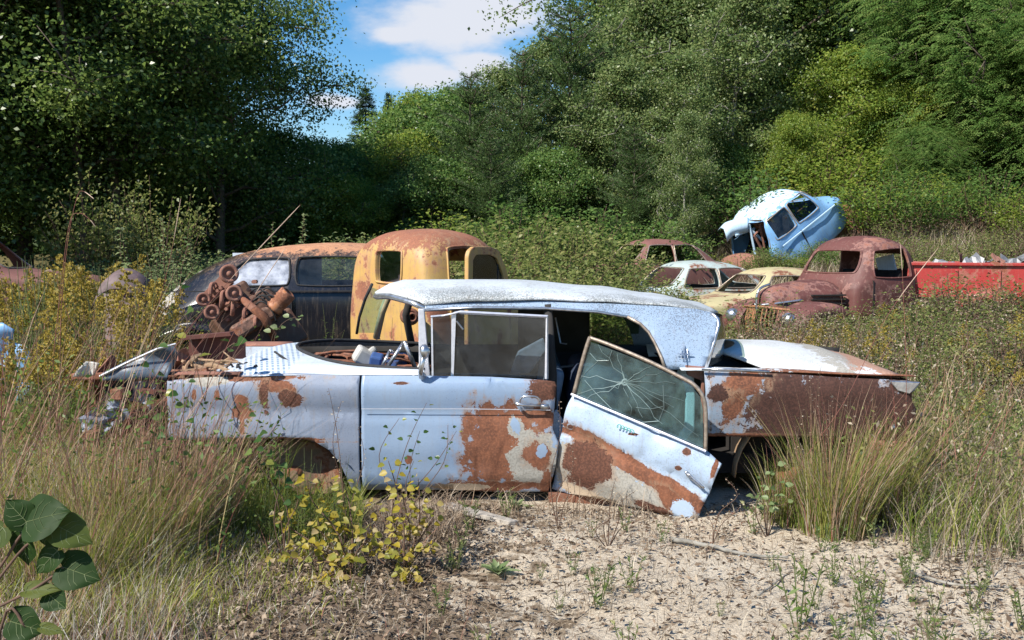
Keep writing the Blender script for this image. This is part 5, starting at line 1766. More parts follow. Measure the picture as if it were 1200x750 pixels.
def plant(name, pr, x, y, label, cat, group=None, s=1.0, rot=None, parts=('stems', 'leaves'), z=None, sz=None):
    t = thing(name, label, cat, (x, y, g1(x, y) if z is None else z), (0, 0, rnd.uniform(0, 6.28) if rot is None else rot), group)
    t.scale = (s, s, sz or s)
    for nm, me in zip(parts, pr):
        o = bpy.data.objects.new(nm, me)
        COL.objects.link(o)
        o.parent = t
    return t


# ---- goldenrods: stem, leaves, flower plume
def goldenrod(seed, H=1.35, fl=1.0):
    global rg
    rg = np.random.default_rng(seed)
    rnd.seed(seed)
    t = MB()
    P, D, N, l = [], [], [], []
    FP_, FD = [], []
    for s in range(4):
        b0 = V3((rnd.gauss(0, .07), rnd.gauss(0, .07), -.03))
        h = H * rnd.uniform(.75, 1.05)
        lean = V3((rnd.gauss(0, .12), rnd.gauss(0, .12), 0)) * H
        pt = lambda f: b0 + lean * f * f + V3((0, 0, h * f))
        t.tube([pt(k / 5) for k in range(6)], [.006 - .0008 * k for k in range(6)], 4)
        for k in range(34):
            f = .15 + .7 * k / 34
            a = k * 2.4
            P.append(tuple(pt(f))); D.append((math.cos(a), math.sin(a), .55)); N.append((-math.cos(a) * .4, -math.sin(a) * .4, 1))
            l.append(.085 * (1.15 - f * .6))
        if fl:
            for k in range(11):
                f = .80 + .2 * k / 11
                a = k * 2.4 + s
                ln = .12 * (1.15 - (k / 11)) * fl
                q = pt(f)
                for j in range(13):
                    u = j / 12
                    FP_.append(tuple(q + V3((math.cos(a) * ln * u, math.sin(a) * ln * u, ln * .5 * math.sin(u * 2.4)))))
                    FD.append((rnd.gauss(0, 1), rnd.gauss(0, 1), 1))
    l = np.array(l) * rg.uniform(.8, 1.2, len(l))
    V, Fq, rv = leafq(np.array(P), np.array(D), np.array(N), l, l * .2, np.clip(rg.normal(.5, .3, len(l)), 0, 1), curl=.2)
    me = bpy.data.meshes.new('goldenrod_stems')
    me.from_pydata(t.v, [], t.f)
    me.materials.append(m_gstem)
    out = [me, np_mesh('goldenrod_leaves', V, Fq, rv, [lm_gold])]
    if fl:
        n = len(FP_)
        for q_ in range(4):
            V, Fq, rv = leafq((np.array(FP_) + rg.normal(0, .006, (n, 3)))[q_ * n // 4:(q_ + 1) * n // 4], np.array(FD)[:n // 4], rdir(n // 4), np.full(n // 4, .026), np.full(n // 4, .02), rg.random(n // 4))
            out.append(np_mesh('goldenrod_plume', V, Fq, rv, [lm_flow]))
    return out


GR = [goldenrod(41), goldenrod(42, 1.2), goldenrod(43, 1.45)]
GN = [goldenrod(44, 1.3, 0), goldenrod(45, 1.1, 0)]
SH = [shrub('dogwood', 1.9, 1.1, 46, 52, .085, lm_shr, 31), shrub('dogwood_b', 1.7, 1.2, 46, 52, .075, lm_shr, 32), shrub('bramble', 1.5, 1.2, 44, 48, .08, lm_pale, 33)]
WH = [shrub('willow_shoot', 2.2, .6, 7, 60, .075, lm_pale, 34, whip=True), shrub('willow_shoot_b', 1.9, .5, 6, 56, .07, lm_pale, 35, whip=True)]
GRN = [shrub('green_bush', 1.8, 1.2, 46, 56, .09, lm_wal, 36), shrub('yellow_bush', 1.7, 1.2, 46, 50, .08, lm_yel, 37)]
BR = [shrub('dry_brush', 1.1, .8, 40, 40, .035, lm_dry, 38), shrub('green_brush', 1.1, .8, 40, 44, .045, lm_shr, 39)]
rnd.seed(99)
WX = lambda px, D: (px - 600) / F * D
gs = 'bushes of the pale green thicket behind the cars'
for px, D, s, k in [(455, 15.5, .95, 0), (505, 16.5, 1.05, 1), (560, 17, 1.1, 0), (610, 15, 1.0, 1), (650, 14.5, .98, 0), (690, 15.5, .85, 1), (620, 19, 1.3, 0), (560, 20, 1.3, 1), (680, 20, 1.25, 0), (500, 20, 1.2, 1),
                    (640, 12.6, .85, 0), (690, 13.2, .72, 0), (730, 14.2, .68, 1), (600, 12.8, .85, 1), (445, 20, 1.1, 0), (735, 18, .8, 0), (720, 22, 1.0, 1), (770, 18, .68, 0), (390, 19, 1.0, 1), (340, 17, .95, 0)]:
    plant('dogwood_bush', SH[k], WX(px, D), D, 'pale grey-green leafy bush of the thicket between the orange truck and the brown sedan', 'bush', gs, s)
ga = 'bushes along the foot of the wood'
for px, D, s, k in [(250, 21, 1.1, 2), (300, 20, 1.05, 2), (200, 20, 1.0, 2), (150, 19, 1.0, 2), (90, 20, 1.0, 2), (40, 19, 1.0, 2), (360, 23, 1.15, 2), (420, 24, 1.3, 2)]:
    plant('bramble_bush', SH[k], WX(px, D), D, 'light green bramble bush at the foot of the dark left wood', 'bush', 'bramble bushes below the left wood', s)
for px, D, s, k in [(770, 24.5, 1.2, 0), (830, 25, .6, 1), (850, 25.5, .35, 0), (1010, 26.5, 1.2, 1), (1050, 26, 1.2, 0), (1100, 27, 1.1, 1), (1150, 26, 1.1, 0), (1200, 25, 1.0, 1), (885, 28, 1.5, 0), (950, 29.5, 1.7, 1), (1000, 30, 1.5, 1), (700, 25, 1.4, 0), (650, 26, 1.4, 1), (600, 26, 1.5, 0), (540, 26, 1.5, 1), (900, 24.5, .55, 0), (925, 24.3, .5, 1), (960, 24.6, .55, 0)]:
    plant('green_bush', GRN[k], WX(px, D), D, 'low bright green bush at the foot of the right-hand wood', 'bush', ga, s)
for px, D, s, k in [(165, 13.5, 1.0, 0), (188, 14, .95, 1), (212, 14.5, .9, 1), (240, 15, .9, 0), (265, 15, .85, 1), (290, 16, .85, 0), (325, 16, .95, 1), (350, 15, .95, 0), (375, 15.5, .9, 1), (340, 18, 1.15, 0), (200, 17, 1.1, 0)]:
    plant('willow_shoots', WH[k], WX(px, D), D, 'pale-leaved upright shoots standing above the black sedan against the dark wood', 'shrub', 'upright pale shoots behind the black sedan', s)
for k in range(46):
    px = rnd.uniform(860, 1225); D = rnd.uniform(9.5, 14.8)
    if WX(px, D) < 3.4: continue
    plant('field_brush', BR[k % 2], WX(px, D), D, 'fine twiggy knee-high brush in the field before the dark red pickup', 'bush', 'twiggy brush in the field before the pickup', rnd.uniform(.6, 1.05))
for k in range(26):
    px = rnd.uniform(1010, 1230); D = rnd.uniform(18.8, 24)
    plant('field_brush', BR[k % 2], WX(px, D), D, 'fine twiggy brush on the slope behind the red pickup box', 'bush', 'twiggy brush on the slope behind the pickup', rnd.uniform(.9, 1.3))
for px, D, sc_, z_, lab in [(120, 20.5, 1.1, 1.55, 'tall pale yellow-green shrub before the dark left wood, the left one of two'), (182, 20.5, 1.05, 1.5, 'tall pale yellow-green shrub before the dark left wood, the right one of two')]:
    plant('tall_shrub', SH[1], WX(px, D), D, lab, 'shrub', None, sc_, sz=z_ * 1.25)
for k in range(13):
    px = rnd.uniform(1065, 1240); D = rnd.uniform(14.0, 15.3)
    plant('field_brush', BR[k % 2], WX(px, D), D, 'taller twiggy bush hiding the lower side of the red pickup box', 'bush', 'taller twiggy bushes before the red pickup box', rnd.uniform(1.05, 1.3))
for k in range(22):
    px = rnd.uniform(40, 400); D = rnd.uniform(5.5, 6.5)
    plant('leafy_weed', GN[k % 2], WX(px, D), D, 'leafy upright green weed standing in front of the sedan nose and front wheel opening', 'weed', 'leafy weeds before the sedan nose', rnd.uniform(.38, .72) * (1 if px < 230 else .7), parts=('stems', 'leaves'))
# bushes on and around the wrecks
for px, D, s, k, lab in [(705, 19.5, .50, 1, 'leafy bush climbing over the front of the brown sedan'), (800, 18.9, .42, 1, 'leafy bush growing in the side window of the pale green sedan'),
                         (770, 16.5, .48, 0, 'low bush in front of the pale green sedan'), (835, 16.8, .45, 0, 'low bush in front of the yellow car'), (895, 24, .6, 0, 'bush wound through the torn front of the blue truck')]:
    plant('green_bush', SH[k] if s > .45 else GRN[1], WX(px, D), D, lab, 'bush', None, s)


rnd.seed(123)
pt3 = ('stems', 'leaves', 'plume', 'plume', 'plume', 'plume')


def blocked(x, y, pad=0.0):
    if -2.95 - pad < x < 2.85 + pad and 6.62 - pad < y < 8.7 + pad: return True
    if -4.8 < x < .9 and 11.5 < y < 14.0: return True
    if -3.2 < x < -1.9 and 9.0 < y < 9.7: return True
    if 4.2 < x < 7.3 and 15.4 < y < 17.6 and abs((y - 16.6) - (x - 5.75) * .53) < .95: return True
    if -1.9 < x < .4 and 9.4 < y < 11.6: return True
    return False


cnt = 0
while cnt < 150:
    px, D = rnd.uniform(-30, 250), rnd.uniform(6.8, 13.5)
    x = WX(px, D)
    if blocked(x, D) or (px > 190 and D > 8.6) or (px > 90 and D < 8): continue
    k = rnd.randrange(3)
    s = rnd.uniform(1.0, 1.32) * (1.0 if D > 8.5 else .72)
    plant('goldenrod', GR[k] if rnd.random() < .30 else GN[k % 2], x, D, 'yellow-flowered goldenrod in the dense weeds left of the wrecks', 'goldenrod', 'goldenrods in the weeds at the left', s, parts=pt3)
    cnt += 1
cnt = 0
while cnt < 130:
    px, D = rnd.uniform(930, 1230), rnd.uniform(7.5, 15.5)
    x = WX(px, D)
    if blocked(x, D) or x < 3.1: continue
    plant('goldenrod', GR[rnd.randrange(3)] if rnd.random() < .28 else GN[rnd.randrange(2)], x, D, 'yellow-green goldenrod in the rough field right of the pale blue sedan', 'goldenrod', 'goldenrods in the field at the right', rnd.uniform(.5, .78), parts=pt3)
    cnt += 1
for px, D, lab, s in [(383, 10.9, 'tall green goldenrod stem standing in front of the black sedan door', .9), (456, 9.5, 'green goldenrod seen through the missing windscreen against the yellow truck', .86), (205, 9.6, 'bright yellow goldenrod beside the rusty engine', .82), (228, 8.95, 'low yellow goldenrod between the crumpled panel and the engine', .72)]:
    plant('goldenrod', GN[0] if px > 300 else GR[0], WX(px, D), D, lab, 'goldenrod', None, s, parts=pt3)


# ---- grasses
def region(n, pxr, Dr, dens=1.0, pad=0.0, keep=None):
    out = []
    while len(out) < n:
        D = math.sqrt(rnd.uniform(Dr[0] ** 2, Dr[1] ** 2)) if dens else rnd.uniform(*Dr)
        px = rnd.uniform(*pxr)
        x = WX(px, D)
        if blocked(x, D, pad): continue
        if keep and not keep(px, D, x): continue
        out.append((x, D, g1(x, D) - .01))
    return np.array(out)


def nz(a):
    return np.array([mnoise.noise((p[0] * .8, p[1] * .8, 4.2)) for p in a])


def grass(name, B, H, Wd, lmat, label, lean=(.35, .15), droop=.2, pw=2.0, seg=4, bias=(.12, 0), tone=.5, cat='grass', rv=None):
    global rg
    n = len(B)
    h = H * rg.uniform(.45, 1.1, n) * (1 + .35 * nz(B))
    a = rg.uniform(0, 6.28, n)
    ln = rg.uniform(.1, 1, n) * lean[0]
    le = np.stack([np.cos(a) * ln + bias[0], np.sin(a) * ln + bias[1]], 1) * h[:, None]
    V, Fq, r = blades(B, h, le, Wd * rg.uniform(.6, 1.3, n), np.clip(rg.normal(tone, .28, n), 0, 1) if rv is None else rv, seg, droop, pw)
    return tag(link(name, np_mesh(name, V, Fq, r, [lmat])), label, cat, kind='stuff')


rg = np.random.default_rng(5)
rnd.seed(5)
kl = lambda px, D, x: rnd.random() < (1 - .75 * float(sm(200, 330, px))) * (1 if D > 4.4 else .5)
# foreground left
hp_ = lambda B, h: h * (1 - .70 * sm(140, 260, 600 + B[:, 0] / B[:, 1] * F)) * (.42 + .58 * sm(4.4, 5.9, B[:, 1]))
B = region(5000, (-60, 420), (4.2, 6.6), keep=kl)
grass('tall_grass', B, hp_(B, .62), .008, lm_grn, 'dense yellow-green grass at the left in front of the sedan', (.75, 0), .18, bias=(.08, 0), pw=1.4)
B = region(9000, (-60, 520), (4.0, 6.6), keep=kl)
grass('dry_grass', B, hp_(B, .50), .0045, lm_dry, 'tangled pale dry grass at the left in front of the sedan', (1.3, 0), .35, bias=(.1, 0))
B = region(8000, (-60, 480), (4.0, 6.6), keep=kl)
grass('straw', B[:5000], hp_(B[:5000], .62), .0045, lm_str, 'thin pale straws crossing each other at the left in front of the sedan', (1.0, 0), .12, bias=(.1, 0), pw=1.1, tone=.6)
B = region(2600, (-60, 420), (4.6, 6.6), keep=kl)
grass('bright_grass', B, hp_(B, .70), .009, lm_lime, 'bright lime blades among the dry grass at the left', (.8, 0), .25, bias=(.1, 0), pw=1.5)
B = region(1500, (-60, 560), (4.0, 6.6), keep=lambda px, D, x: rnd.random() < 1 - .8 * float(sm(160, 300, px)))
grass('red_grass', B, hp_(B, .88), .0045, lm_red, 'reddish thin grass stems at the left in front of the sedan', (.7, 0), .10, bias=(.2, 0), pw=1.3)
# beside and beyond, left
B = region(16000, (-80, 330), (6.4, 14), keep=lambda px, D, x: not (D > 8.8 and px > 215))
grass('weed_grass', B, .85, .009, lm_grn, 'rough green and tan grass among the goldenrod at the left', (.4, 0), .2)
B = region(900, (-60, 250), (5.2, 9.5))
grass('bluestem_grass', B, 1.45, .007, lm_red, 'tall thin pinkish bluestem stalks rising above the weeds at the left', (.6, 0), .10, bias=(.22, -.05), seg=5, pw=1.4)
# right hand field
kr = lambda px, D, x: x > 1.9 + .4 * rnd.random() and D > 5.0 + 1.1 * rnd.random() + .0015 * max(0, 1000 - px)
B = region(21000, (830, 1260), (5.0, 16), keep=lambda px, D, x: kr(px, D, x) and (D > 6.9 or x > 2.3))
grass('field_grass', B, .58, .006, lm_dry, 'tan and brown rough field grass to the right of the sedan', (.9, 0), .25, pw=1.4)
B = region(17000, (830, 1260), (5.4, 18), keep=lambda px, D, x: kr(px, D, x) and (D > 6.9 or x > 2.3))
grass('green_field_grass', B, .55, .007, lm_grn, 'yellow-green rough field grass to the right of the sedan', (.7, 0), .22, tone=.5, pw=1.4)
B = region(1500, (860, 1260), (6.2, 14), keep=kr)
grass('red_field_grass', B, 1.0, .0075, lm_red, 'reddish grass stalks standing in the field to the right', (.5, 0), .12, bias=(.1, 0), seg=5)
B = region(26000, (-60, 1260), (8.8, 32))
grass('meadow_grass', B, .7, .016, lm_grn, 'yellow-green meadow grass around the old vehicles', (.5, 0), .2, seg=3)
B = region(22000, (820, 1260), (17, 31))
grass('hillside_grass', B, .75, .02, lm_dry, 'tan brush covering the slope behind the pickup at the right', (.6, 0), .2, seg=3)
# small leaves through the weeds
for nm, n, pr_, dr_, hz, mt, lb, kp in [('weed_leaves', 9000, (-60, 330), (5.0, 12), .95, lm_gold, 'small green weed leaves among the grass at the left', None),
                                        ('field_weed_leaves', 30000, (850, 1260), (6.0, 15), .62, lm_shr, 'small leaves of weeds in the rough field at the right', kr),
                                        ('seed_heads', 9000, (850, 1260), (6.0, 15), .75, lm_dry, 'brown seed heads in the rough field at the right', kr)]:
    B = region(n, pr_, dr_, keep=kp)
    B[:, 2] += rg.random(n) ** .8 * hz * (1 + .4 * nz(B))
    l = rg.uniform(.02, .05, n)
    V, Fq, rv = leafq(B, rdir(n, .2), rdir(n, .8), l, l * .45, rg.random(n))
    tag(link(nm, np_mesh(nm, V, Fq, rv, [mt])), lb, 'weeds', kind='stuff')
# ground litter
B = region(34000, (-80, 1280), (3.6, 8.5), keep=lambda px, D, x: rnd.random() < 1 - .74 * float(sm(430, 700, px)) * (1 - .5 * float(sm(950, 1250, px))))
n = len(B)
B[:, 2] += .012 + rg.random(n) * .03
d = rdir(n); d[:, 2] *= .3
l = rg.uniform(.015, .055, n)
V, Fq, rv = leafq(B, d, rdir(n, 2.0), l, l * rg.uniform(.12, .6, n), rg.random(n), fold=.3)
tag(link('leaf_litter', np_mesh('leaf_litter', V, Fq, rv, [lm_lit])), 'brown leaf and straw litter scattered over the sandy ground', 'litter', kind='stuff')
B = region(5200, (150, 1280), (3.8, 6.8))
grass('thin_straw', B, .13, .004, lm_dry, 'short dry straws standing in the bare sand', (1.2, 0), .3, seg=3)
B = region(3000, (200, 760), (5.9, 6.75), keep=lambda px, D, x: px < 540 or D > 6.3 and rnd.random() < .25)
grass('dead_tangle', B, .26, .006, lm_lit, 'dark dead stalks tangled under the front fender', (1.3, 0), .35, seg=4, tone=.7)
B = region(2300, (200, 420), (5.8, 6.6))
grass('fender_grass', B, .42, .006, lm_grn, 'green grass blades growing up against the front fender', (.6, 0), .2)


B = region(1100, (540, 900), (5.6, 6.66))
n = len(B)
B[:, 2] += .022
l = rg.uniform(.006, .022, n)
V, Fq, rv = leafq(B, rdir(n, 0) * [1, 1, .2], rdir(n, 3.0), l, l * .8, rg.random(n), fold=.1)
tag(link('rust_flakes', np_mesh('rust_flakes', V, Fq, rv, [leafmat('rust_flake', [(.06, .025, .015), (.2, .08, .04), (.3, .35, .36)], 0, .6)])), 'rust flakes and paint chips fallen on the sand below the doors', 'debris', kind='stuff')


# ---- clump of grass at right
def clump(name, x, y, n, H, Rr, label, mats, wd=.005):
    global rg
    t = thing(name, label, 'grass clump', (x, y, g1(x, y)))
    for nm, lm, fr, hh in mats:
        k = int(n * fr)
        a = rg.uniform(0, 6.28, k); r = Rr * np.sqrt(rg.random(k))
        B = np.stack([np.cos(a) * r, np.sin(a) * r, np.full(k, -.02)], 1)
        h = H * hh * rg.uniform(.5, 1.08, k)
        ln = (.2 + .7 * r / Rr) * rg.uniform(.3, 1.2, k)
        a = a + rg.normal(0, .7, k)
        le = np.stack([np.cos(a) * ln * .62 + .10, np.sin(a) * ln * .5], 1) * h[:, None]
        V, Fq, rv = blades(B, h, le, wd * rg.uniform(.6, 1.2, k), np.clip(rg.normal(.5, .25, k), 0, 1), 5, .14, 1.5)
        link(nm, np_mesh(nm, V, Fq, rv, [lm]), None, t)
    return t


MC = [('green_blades', lm_grn, .55, .85), ('dry_blades', lm_dry, .25, .7), ('red_stalks', lm_red, .2, 1.1)]
clump('grass_clump', WX(985, 6.05), 6.05, 1150, .95, .22, 'big upright clump of green and red grass in front of the rusty rear quarter', MC)
clump('grass_clump', WX(1040, 6.4), 6.4, 700, .95, .18, 'grass clump right behind the big one, under the tail fin', MC)
clump('grass_clump', WX(925, 6.25), 6.25, 420, .6, .14, 'small grass clump left of the big upright one', MC)
clump('grass_clump', WX(150, 5.4), 5.4, 1300, .85, .3, 'large yellow-green grass clump in the left foreground', MC)
clump('grass_clump', WX(70, 5.0), 5.0, 1100, .75, .3, 'yellow-green grass clump at the far left foreground, behind the round dark leaves', MC)
clump('grass_clump', WX(215, 5.9), 5.9, 900, .95, .25, 'leaning reddish grass clump below the crumpled front panel', [('green_blades', lm_grn, .3, .8), ('dry_blades', lm_dry, .3, .75), ('red_stalks', lm_red, .4, 1.1)])


# ---- single stems
def stem_plant(name, label, cat, stems, leafm, leafL, asp, per, mat=None, r0=.006, near=True, up=.3, f0=.25, curl=.1, hang=0, group=None, tone=.5, petiole=.03):
    """stems: list of world-space paths"""
    global rg
    base = V3(stems[0][0])
    t = thing(name, label, cat, base, group=group)
    P, D, N = [], [], []
    for path in stems:
        sp_ = catmull(path, 5)
        k = len(sp_)
        MB().tube([p - base for p in sp_], [r0 * (1 - .75 * i / k) for i in range(k)], 5).build('stem', mat or m_twig, t, smooth=True)
        for i in range(per):
            f = f0 + (1 - f0) * (i + .5 * rnd.random()) / per
            j = min(k - 2, int(f * (k - 1)))
            c = sp_[j].lerp(sp_[j + 1], f * (k - 1) - j) - base
            a = i * 2.4 + rnd.random()
            o = V3((math.cos(a), math.sin(a), up))
            P.append(tuple(c + o * petiole)); D.append(tuple(o + V3((0, 0, -hang))))
            N.append((rnd.gauss(0, .5), rnd.gauss(-.5, .5), .8))
    P, D, N = np.array(P), np.array(D), np.array(N)
    n = len(P)
    l = leafL * rg.uniform(.65, 1.15, n)
    V, Fq, rv = leafq(P, D, N, l, l * asp, np.clip(rg.normal(tone, .3, n), 0, 1), near, curl=curl)
    link('leaves', np_mesh('leaves', V, Fq, rv, [leafm]), None, t)
    return t


rnd.seed(31)


def branchy(bpx, D, tips, j=.04):
    b0 = W(bpx, 290, D); b0.z = g1(b0.x, D) - .02
    out = []
    for (px, py, dd) in tips:
        q = W(px, py, D + dd)
        m1 = b0.lerp(q, .35) + V3((rnd.gauss(0, j), rnd.gauss(0, j), .05)); m2 = b0.lerp(q, .7) + V3((rnd.gauss(0, j), rnd.gauss(0, j), .03))
        out.append([b0, m1, m2, q])
    return out


stem_plant('poplar_sapling', 'bushy sapling with yellow and olive autumn leaves in front of the front door', 'sapling',
           branchy(405, 5.25, [(360, 560, 0), (345, 640, -.1), (392, 590, .1), (330, 600, .1), (430, 620, -.1), (410, 660, -.2), (375, 690, -.3), (318, 655, -.1), (340, 690, -.25), (400, 560, .2), (372, 610, 0)]), lm_aut, .047, .85, 21, hang=.5, f0=.35)
stem_plant('poplar_sapling', 'taller branched sapling with small yellow leaves, right of the bushier one', 'sapling',
           branchy(470, 5.35, [(455, 540, 0), (490, 560, .1), (440, 590, .1), (505, 590, 0), (470, 570, -.1), (500, 640, -.1), (450, 650, -.2), (480, 680, -.25), (430, 640, .1), (465, 620, 0), (447, 700, -.3)]), lm_aut, .043, .85, 20, hang=.5, f0=.35)
stem_plant('leafy_twig', 'thin branching twig with small dark green leaves before the blue front door', 'sapling',
           branchy(455, 5.6, [(500, 472, 0), (492, 505, .05), (468, 490, 0), (525, 498, .1), (535, 505, .1), (485, 540, 0)]), lm_asp, .034, .8, 6, f0=.6, r0=.004)
stem_plant('leafy_twig', 'upright stem with round green leaves in front of the rust-spotted fender', 'sapling',
           branchy(330, 5.3, [(307, 480, 0), (322, 500, 0), (312, 520, .05), (345, 560, 0)]), lm_asp, .055, .9, 5, f0=.55, r0=.004, hang=.3)
stem_plant('leafy_twig', 'leaning stem with round green leaves by the left end of the fender', 'sapling',
           branchy(175, 5.5, [(215, 440, 0), (200, 470, 0), (180, 400, .1), (190, 455, 0)]), lm_asp, .055, .9, 6, f0=.5, r0=.004, hang=.3)
stem_plant('leafy_twig', 'small plant with pale green leaves beside the big grass clump, behind the open rear door', 'sapling',
           branchy(905, 6.0, [(890, 555, 0), (905, 545, 0), (915, 570, 0), (880, 580, 0), (925, 590, 0)]), lm_pale, .05, .75, 6, f0=.4, r0=.004)
stem_plant('leafy_twig', 'slender vine stem with round leaves hanging over the engine bay', 'vine',
           [[W(240, 470, 6.55), W(250, 425, 6.6), W(275, 402, 6.6), W(262, 420, 6.6)], [W(240, 470, 6.55), W(228, 420, 6.6), W(210, 330, 6.7)]], lm_asp, .09, .85, 4, f0=.5, r0=.004)
stem_plant('leafy_twig', 'bright-leaved vine beside the orange air filter', 'vine',
           [[V3((-2.15, 8.85, .3)), W(322, 395, 8.9), W(345, 372, 8.9), W(350, 385, 8.9)], [V3((-2.15, 8.85, .3)), W(318, 400, 8.9), W(330, 385, 8.9)]], lm_pale, .07, .8, 5, f0=.5, r0=.004)
lm_big = leafmat('big_aspen_leaf', [(0.015, 0.037, 0.009), (0.025, 0.053, 0.012), (0.050, 0.081, 0.019), (0.136, 0.136, 0.025)], .3, .55, .15)
m_vein = simple('leaf_vein', (.16, .20, .08), .6)
# aspen at the left front edge, large round leaves
b0 = V3((-1.42, 2.45, 0))
t = thing('aspen_sapling', 'large dark round-leaved aspen sapling close to the camera at the lower left', 'sapling', b0)
W2 = lambda px, py, dd=0: W(px, py, 2.5 + dd) - b0
for path in ([V3((0, 0, 0)), W2(-40, 760), W2(10, 650), W2(38, 612)], [W2(-10, 690), W2(30, 640), W2(66, 620)], [W2(-20, 720), W2(40, 690), W2(75, 665)], [V3((0, 0, 0)), W2(0, 740), W2(30, 735)]):
    MB().tube(catmull(path, 5), .004, 6).build('stem', m_twig, t, smooth=True)
for (bx, by, tx, ty, wd, cr) in [(32, 612, 10, 590, 1.0, .2), (30, 612, 70, 600, 1.0, .3), (4, 618, -18, 640, 1.2, .2), (26, 622, 28, 658, 1.0, .3), (64, 615, 100, 632, .9, .9), (52, 622, 60, 642, .7, .6), (68, 645, 45, 668, .8, .5), (72, 664, 108, 676, 1.0, .4),
                                 (30, 692, 62, 690, .5, .8), (56, 695, 72, 710, 1.0, .2), (12, 728, 44, 738, 1.1, .2), (48, 735, 70, 740, .5, .8)]:
    a, c_ = W2(bx, by), W2(tx, ty, rnd.uniform(-.03, .03))
    d = c_ - a
    L = d.length * 1.2
    d.normalize()
    nn = V3((rnd.gauss(0, .35), -1, .35 + cr * .7))
    sd = d.cross(nn).normalized()
    nn = sd.cross(d)
    prof = [(0, .10), (.02, .30), (.08, .42), (.18, .50), (.32, .53), (.46, .50), (.60, .42), (.74, .29), (.86, .15), (.94, .06), (1.0, .004)]
    ph = rnd.random() * 6
    rows = []
    for ti, wv in prof:
        row = []
        for u in (-1, -.75, -.5, -.25, 0, .25, .5, .75, 1):
            back = -.10 * abs(u) ** 1.5 if ti < .1 else 0
            hgt = .10 * abs(u) * wv + .035 * math.sin(ti * 9 + u * 4 + ph) * abs(u) - .13 * ti * ti
            row.append(a + d * L * (ti + back) + sd * (u * wv * L * .95 * min(1.05, wd)) + nn * (hgt * L))
        rows.append(row)
    lf = MB().grid(rows).build('leaf', None, t, smooth=True)
    me = lf.data
    at = me.attributes.new('rnd', 'FLOAT', 'FACE')
    at.data.foreach_set('value', [max(0, min(1, (rnd.random() * .1 + (.72 if cr > .7 or wd > 1.15 else .2)) + rnd.gauss(0, .05)))] * len(me.polygons))
    me.materials.append(lm_big)
    v_ = MB().tube([rows[k][4] + nn * .0008 for k in range(len(rows))], [.0011 * (1 - k * .08) for k in range(len(rows))], 4)
    for k in (1, 3, 4, 6):
        for u in (0, 8):
            q = rows[min(10, k + 2)]
            v_.tube([rows[k][4] + nn * .0008, (rows[k + 1][2 if u == 0 else 6]) + nn * .0008, q[1 if u == 0 else 7] + nn * .0008], [.0006, .0005, .0003], 3)
    v_.build('veins', m_vein, lf)
# bent red reeds
for pts, lab in [([(70, 470, 6.6), (72, 360, 6.5), (80, 280, 6.5), (90, 232, 6.5), (97, 224, 6.5), (110, 233, 6.4)], 'tallest red reed stem with a bent pale tip, rising from the left weeds'),
                 ([(60, 460, 6.8), (72, 330, 6.7), (82, 260, 6.7), (93, 250, 6.7), (104, 256, 6.6), (112, 266, 6.6)], 'second bent pale-tipped reed just below the tallest one'),
                 ([(100, 500, 6.0), (110, 420, 6.0), (84, 380, 6.0), (64, 322, 6.0), (52, 318, 6.0)], 'bent dry reed arching to the left below the two tall red ones'),
                 ([(175, 420, 7.0), (200, 300, 6.9), (212, 232, 6.9)], 'leaning pinkish stem with round leaves over the goldenrod'),
                 ([(200, 560, 5.6), (250, 440, 5.6), (290, 360, 5.7), (335, 290, 5.8)], 'long thin stem leaning right across the black sedan'),
                 ([(140, 520, 5.5), (190, 430, 5.5), (250, 350, 5.6), (352, 240, 5.7)], 'long pale stem crossing in front of the engine'),
                 ([(930, 560, 6.1), (990, 470, 6.2), (1040, 370, 6.3), (1100, 290, 6.4)], 'long red stem leaning right over the dark red pickup'),
                 ([(1060, 560, 6.4), (1062, 440, 6.4), (1058, 330, 6.5), (1055, 285, 6.5)], 'straight pinkish stem standing before the red pickup box')]:
    P_ = [W(*p) for p in pts]
    b0 = P_[0].copy(); b0.z = 0
    t = thing('reed', lab, 'reed', b0)
    sp_ = catmull([V3((P_[0].x - .03, P_[0].y, 0))] + P_, 6)
    k = len(sp_)
    MB().tube([p - b0 for p in sp_], [.0027 * (1 - .6 * i / k) for i in range(k)], 5).build('stem', m_rstem, t, smooth=True)
    tip = [p - b0 for p in sp_[-6:]]
    MB().tube(tip, [.0012] + [.0026] * 4 + [.001], 5).build('seed_tip', simple('pale_seed', (.5, .36, .27), .8), t)
# rosettes
for px, py, s, lab in [(603, 606, 1.0, 'pale green mullein rosette beside the bottom of the front door'), (582, 678, 1.0, 'pale green mullein rosette on the sand, in front of the other')]:
    D = CZ * F / (py - 290)
    x = WX(px, D)
    n = 13
    a = np.arange(n) * 2.4
    el = np.linspace(.25, 1.3, n)
    l = np.linspace(.14, .06, n) * s
    D_ = np.stack([np.cos(a) * np.cos(el), np.sin(a) * np.cos(el), np.sin(el)], 1)
    V, Fq, rv = leafq(np.zeros((n, 3)) + [0, 0, .01], D_, np.stack([-np.cos(a) * .4, -np.sin(a) * .4, np.ones(n)], 1), l, l * .38, rg.random(n), True, fold=.2, curl=.15)
    tag(link('mullein', np_mesh('mullein', V, Fq, rv, [lm_pale]), smooth=True), lab, 'plant').location = (x, D, g1(x, D))
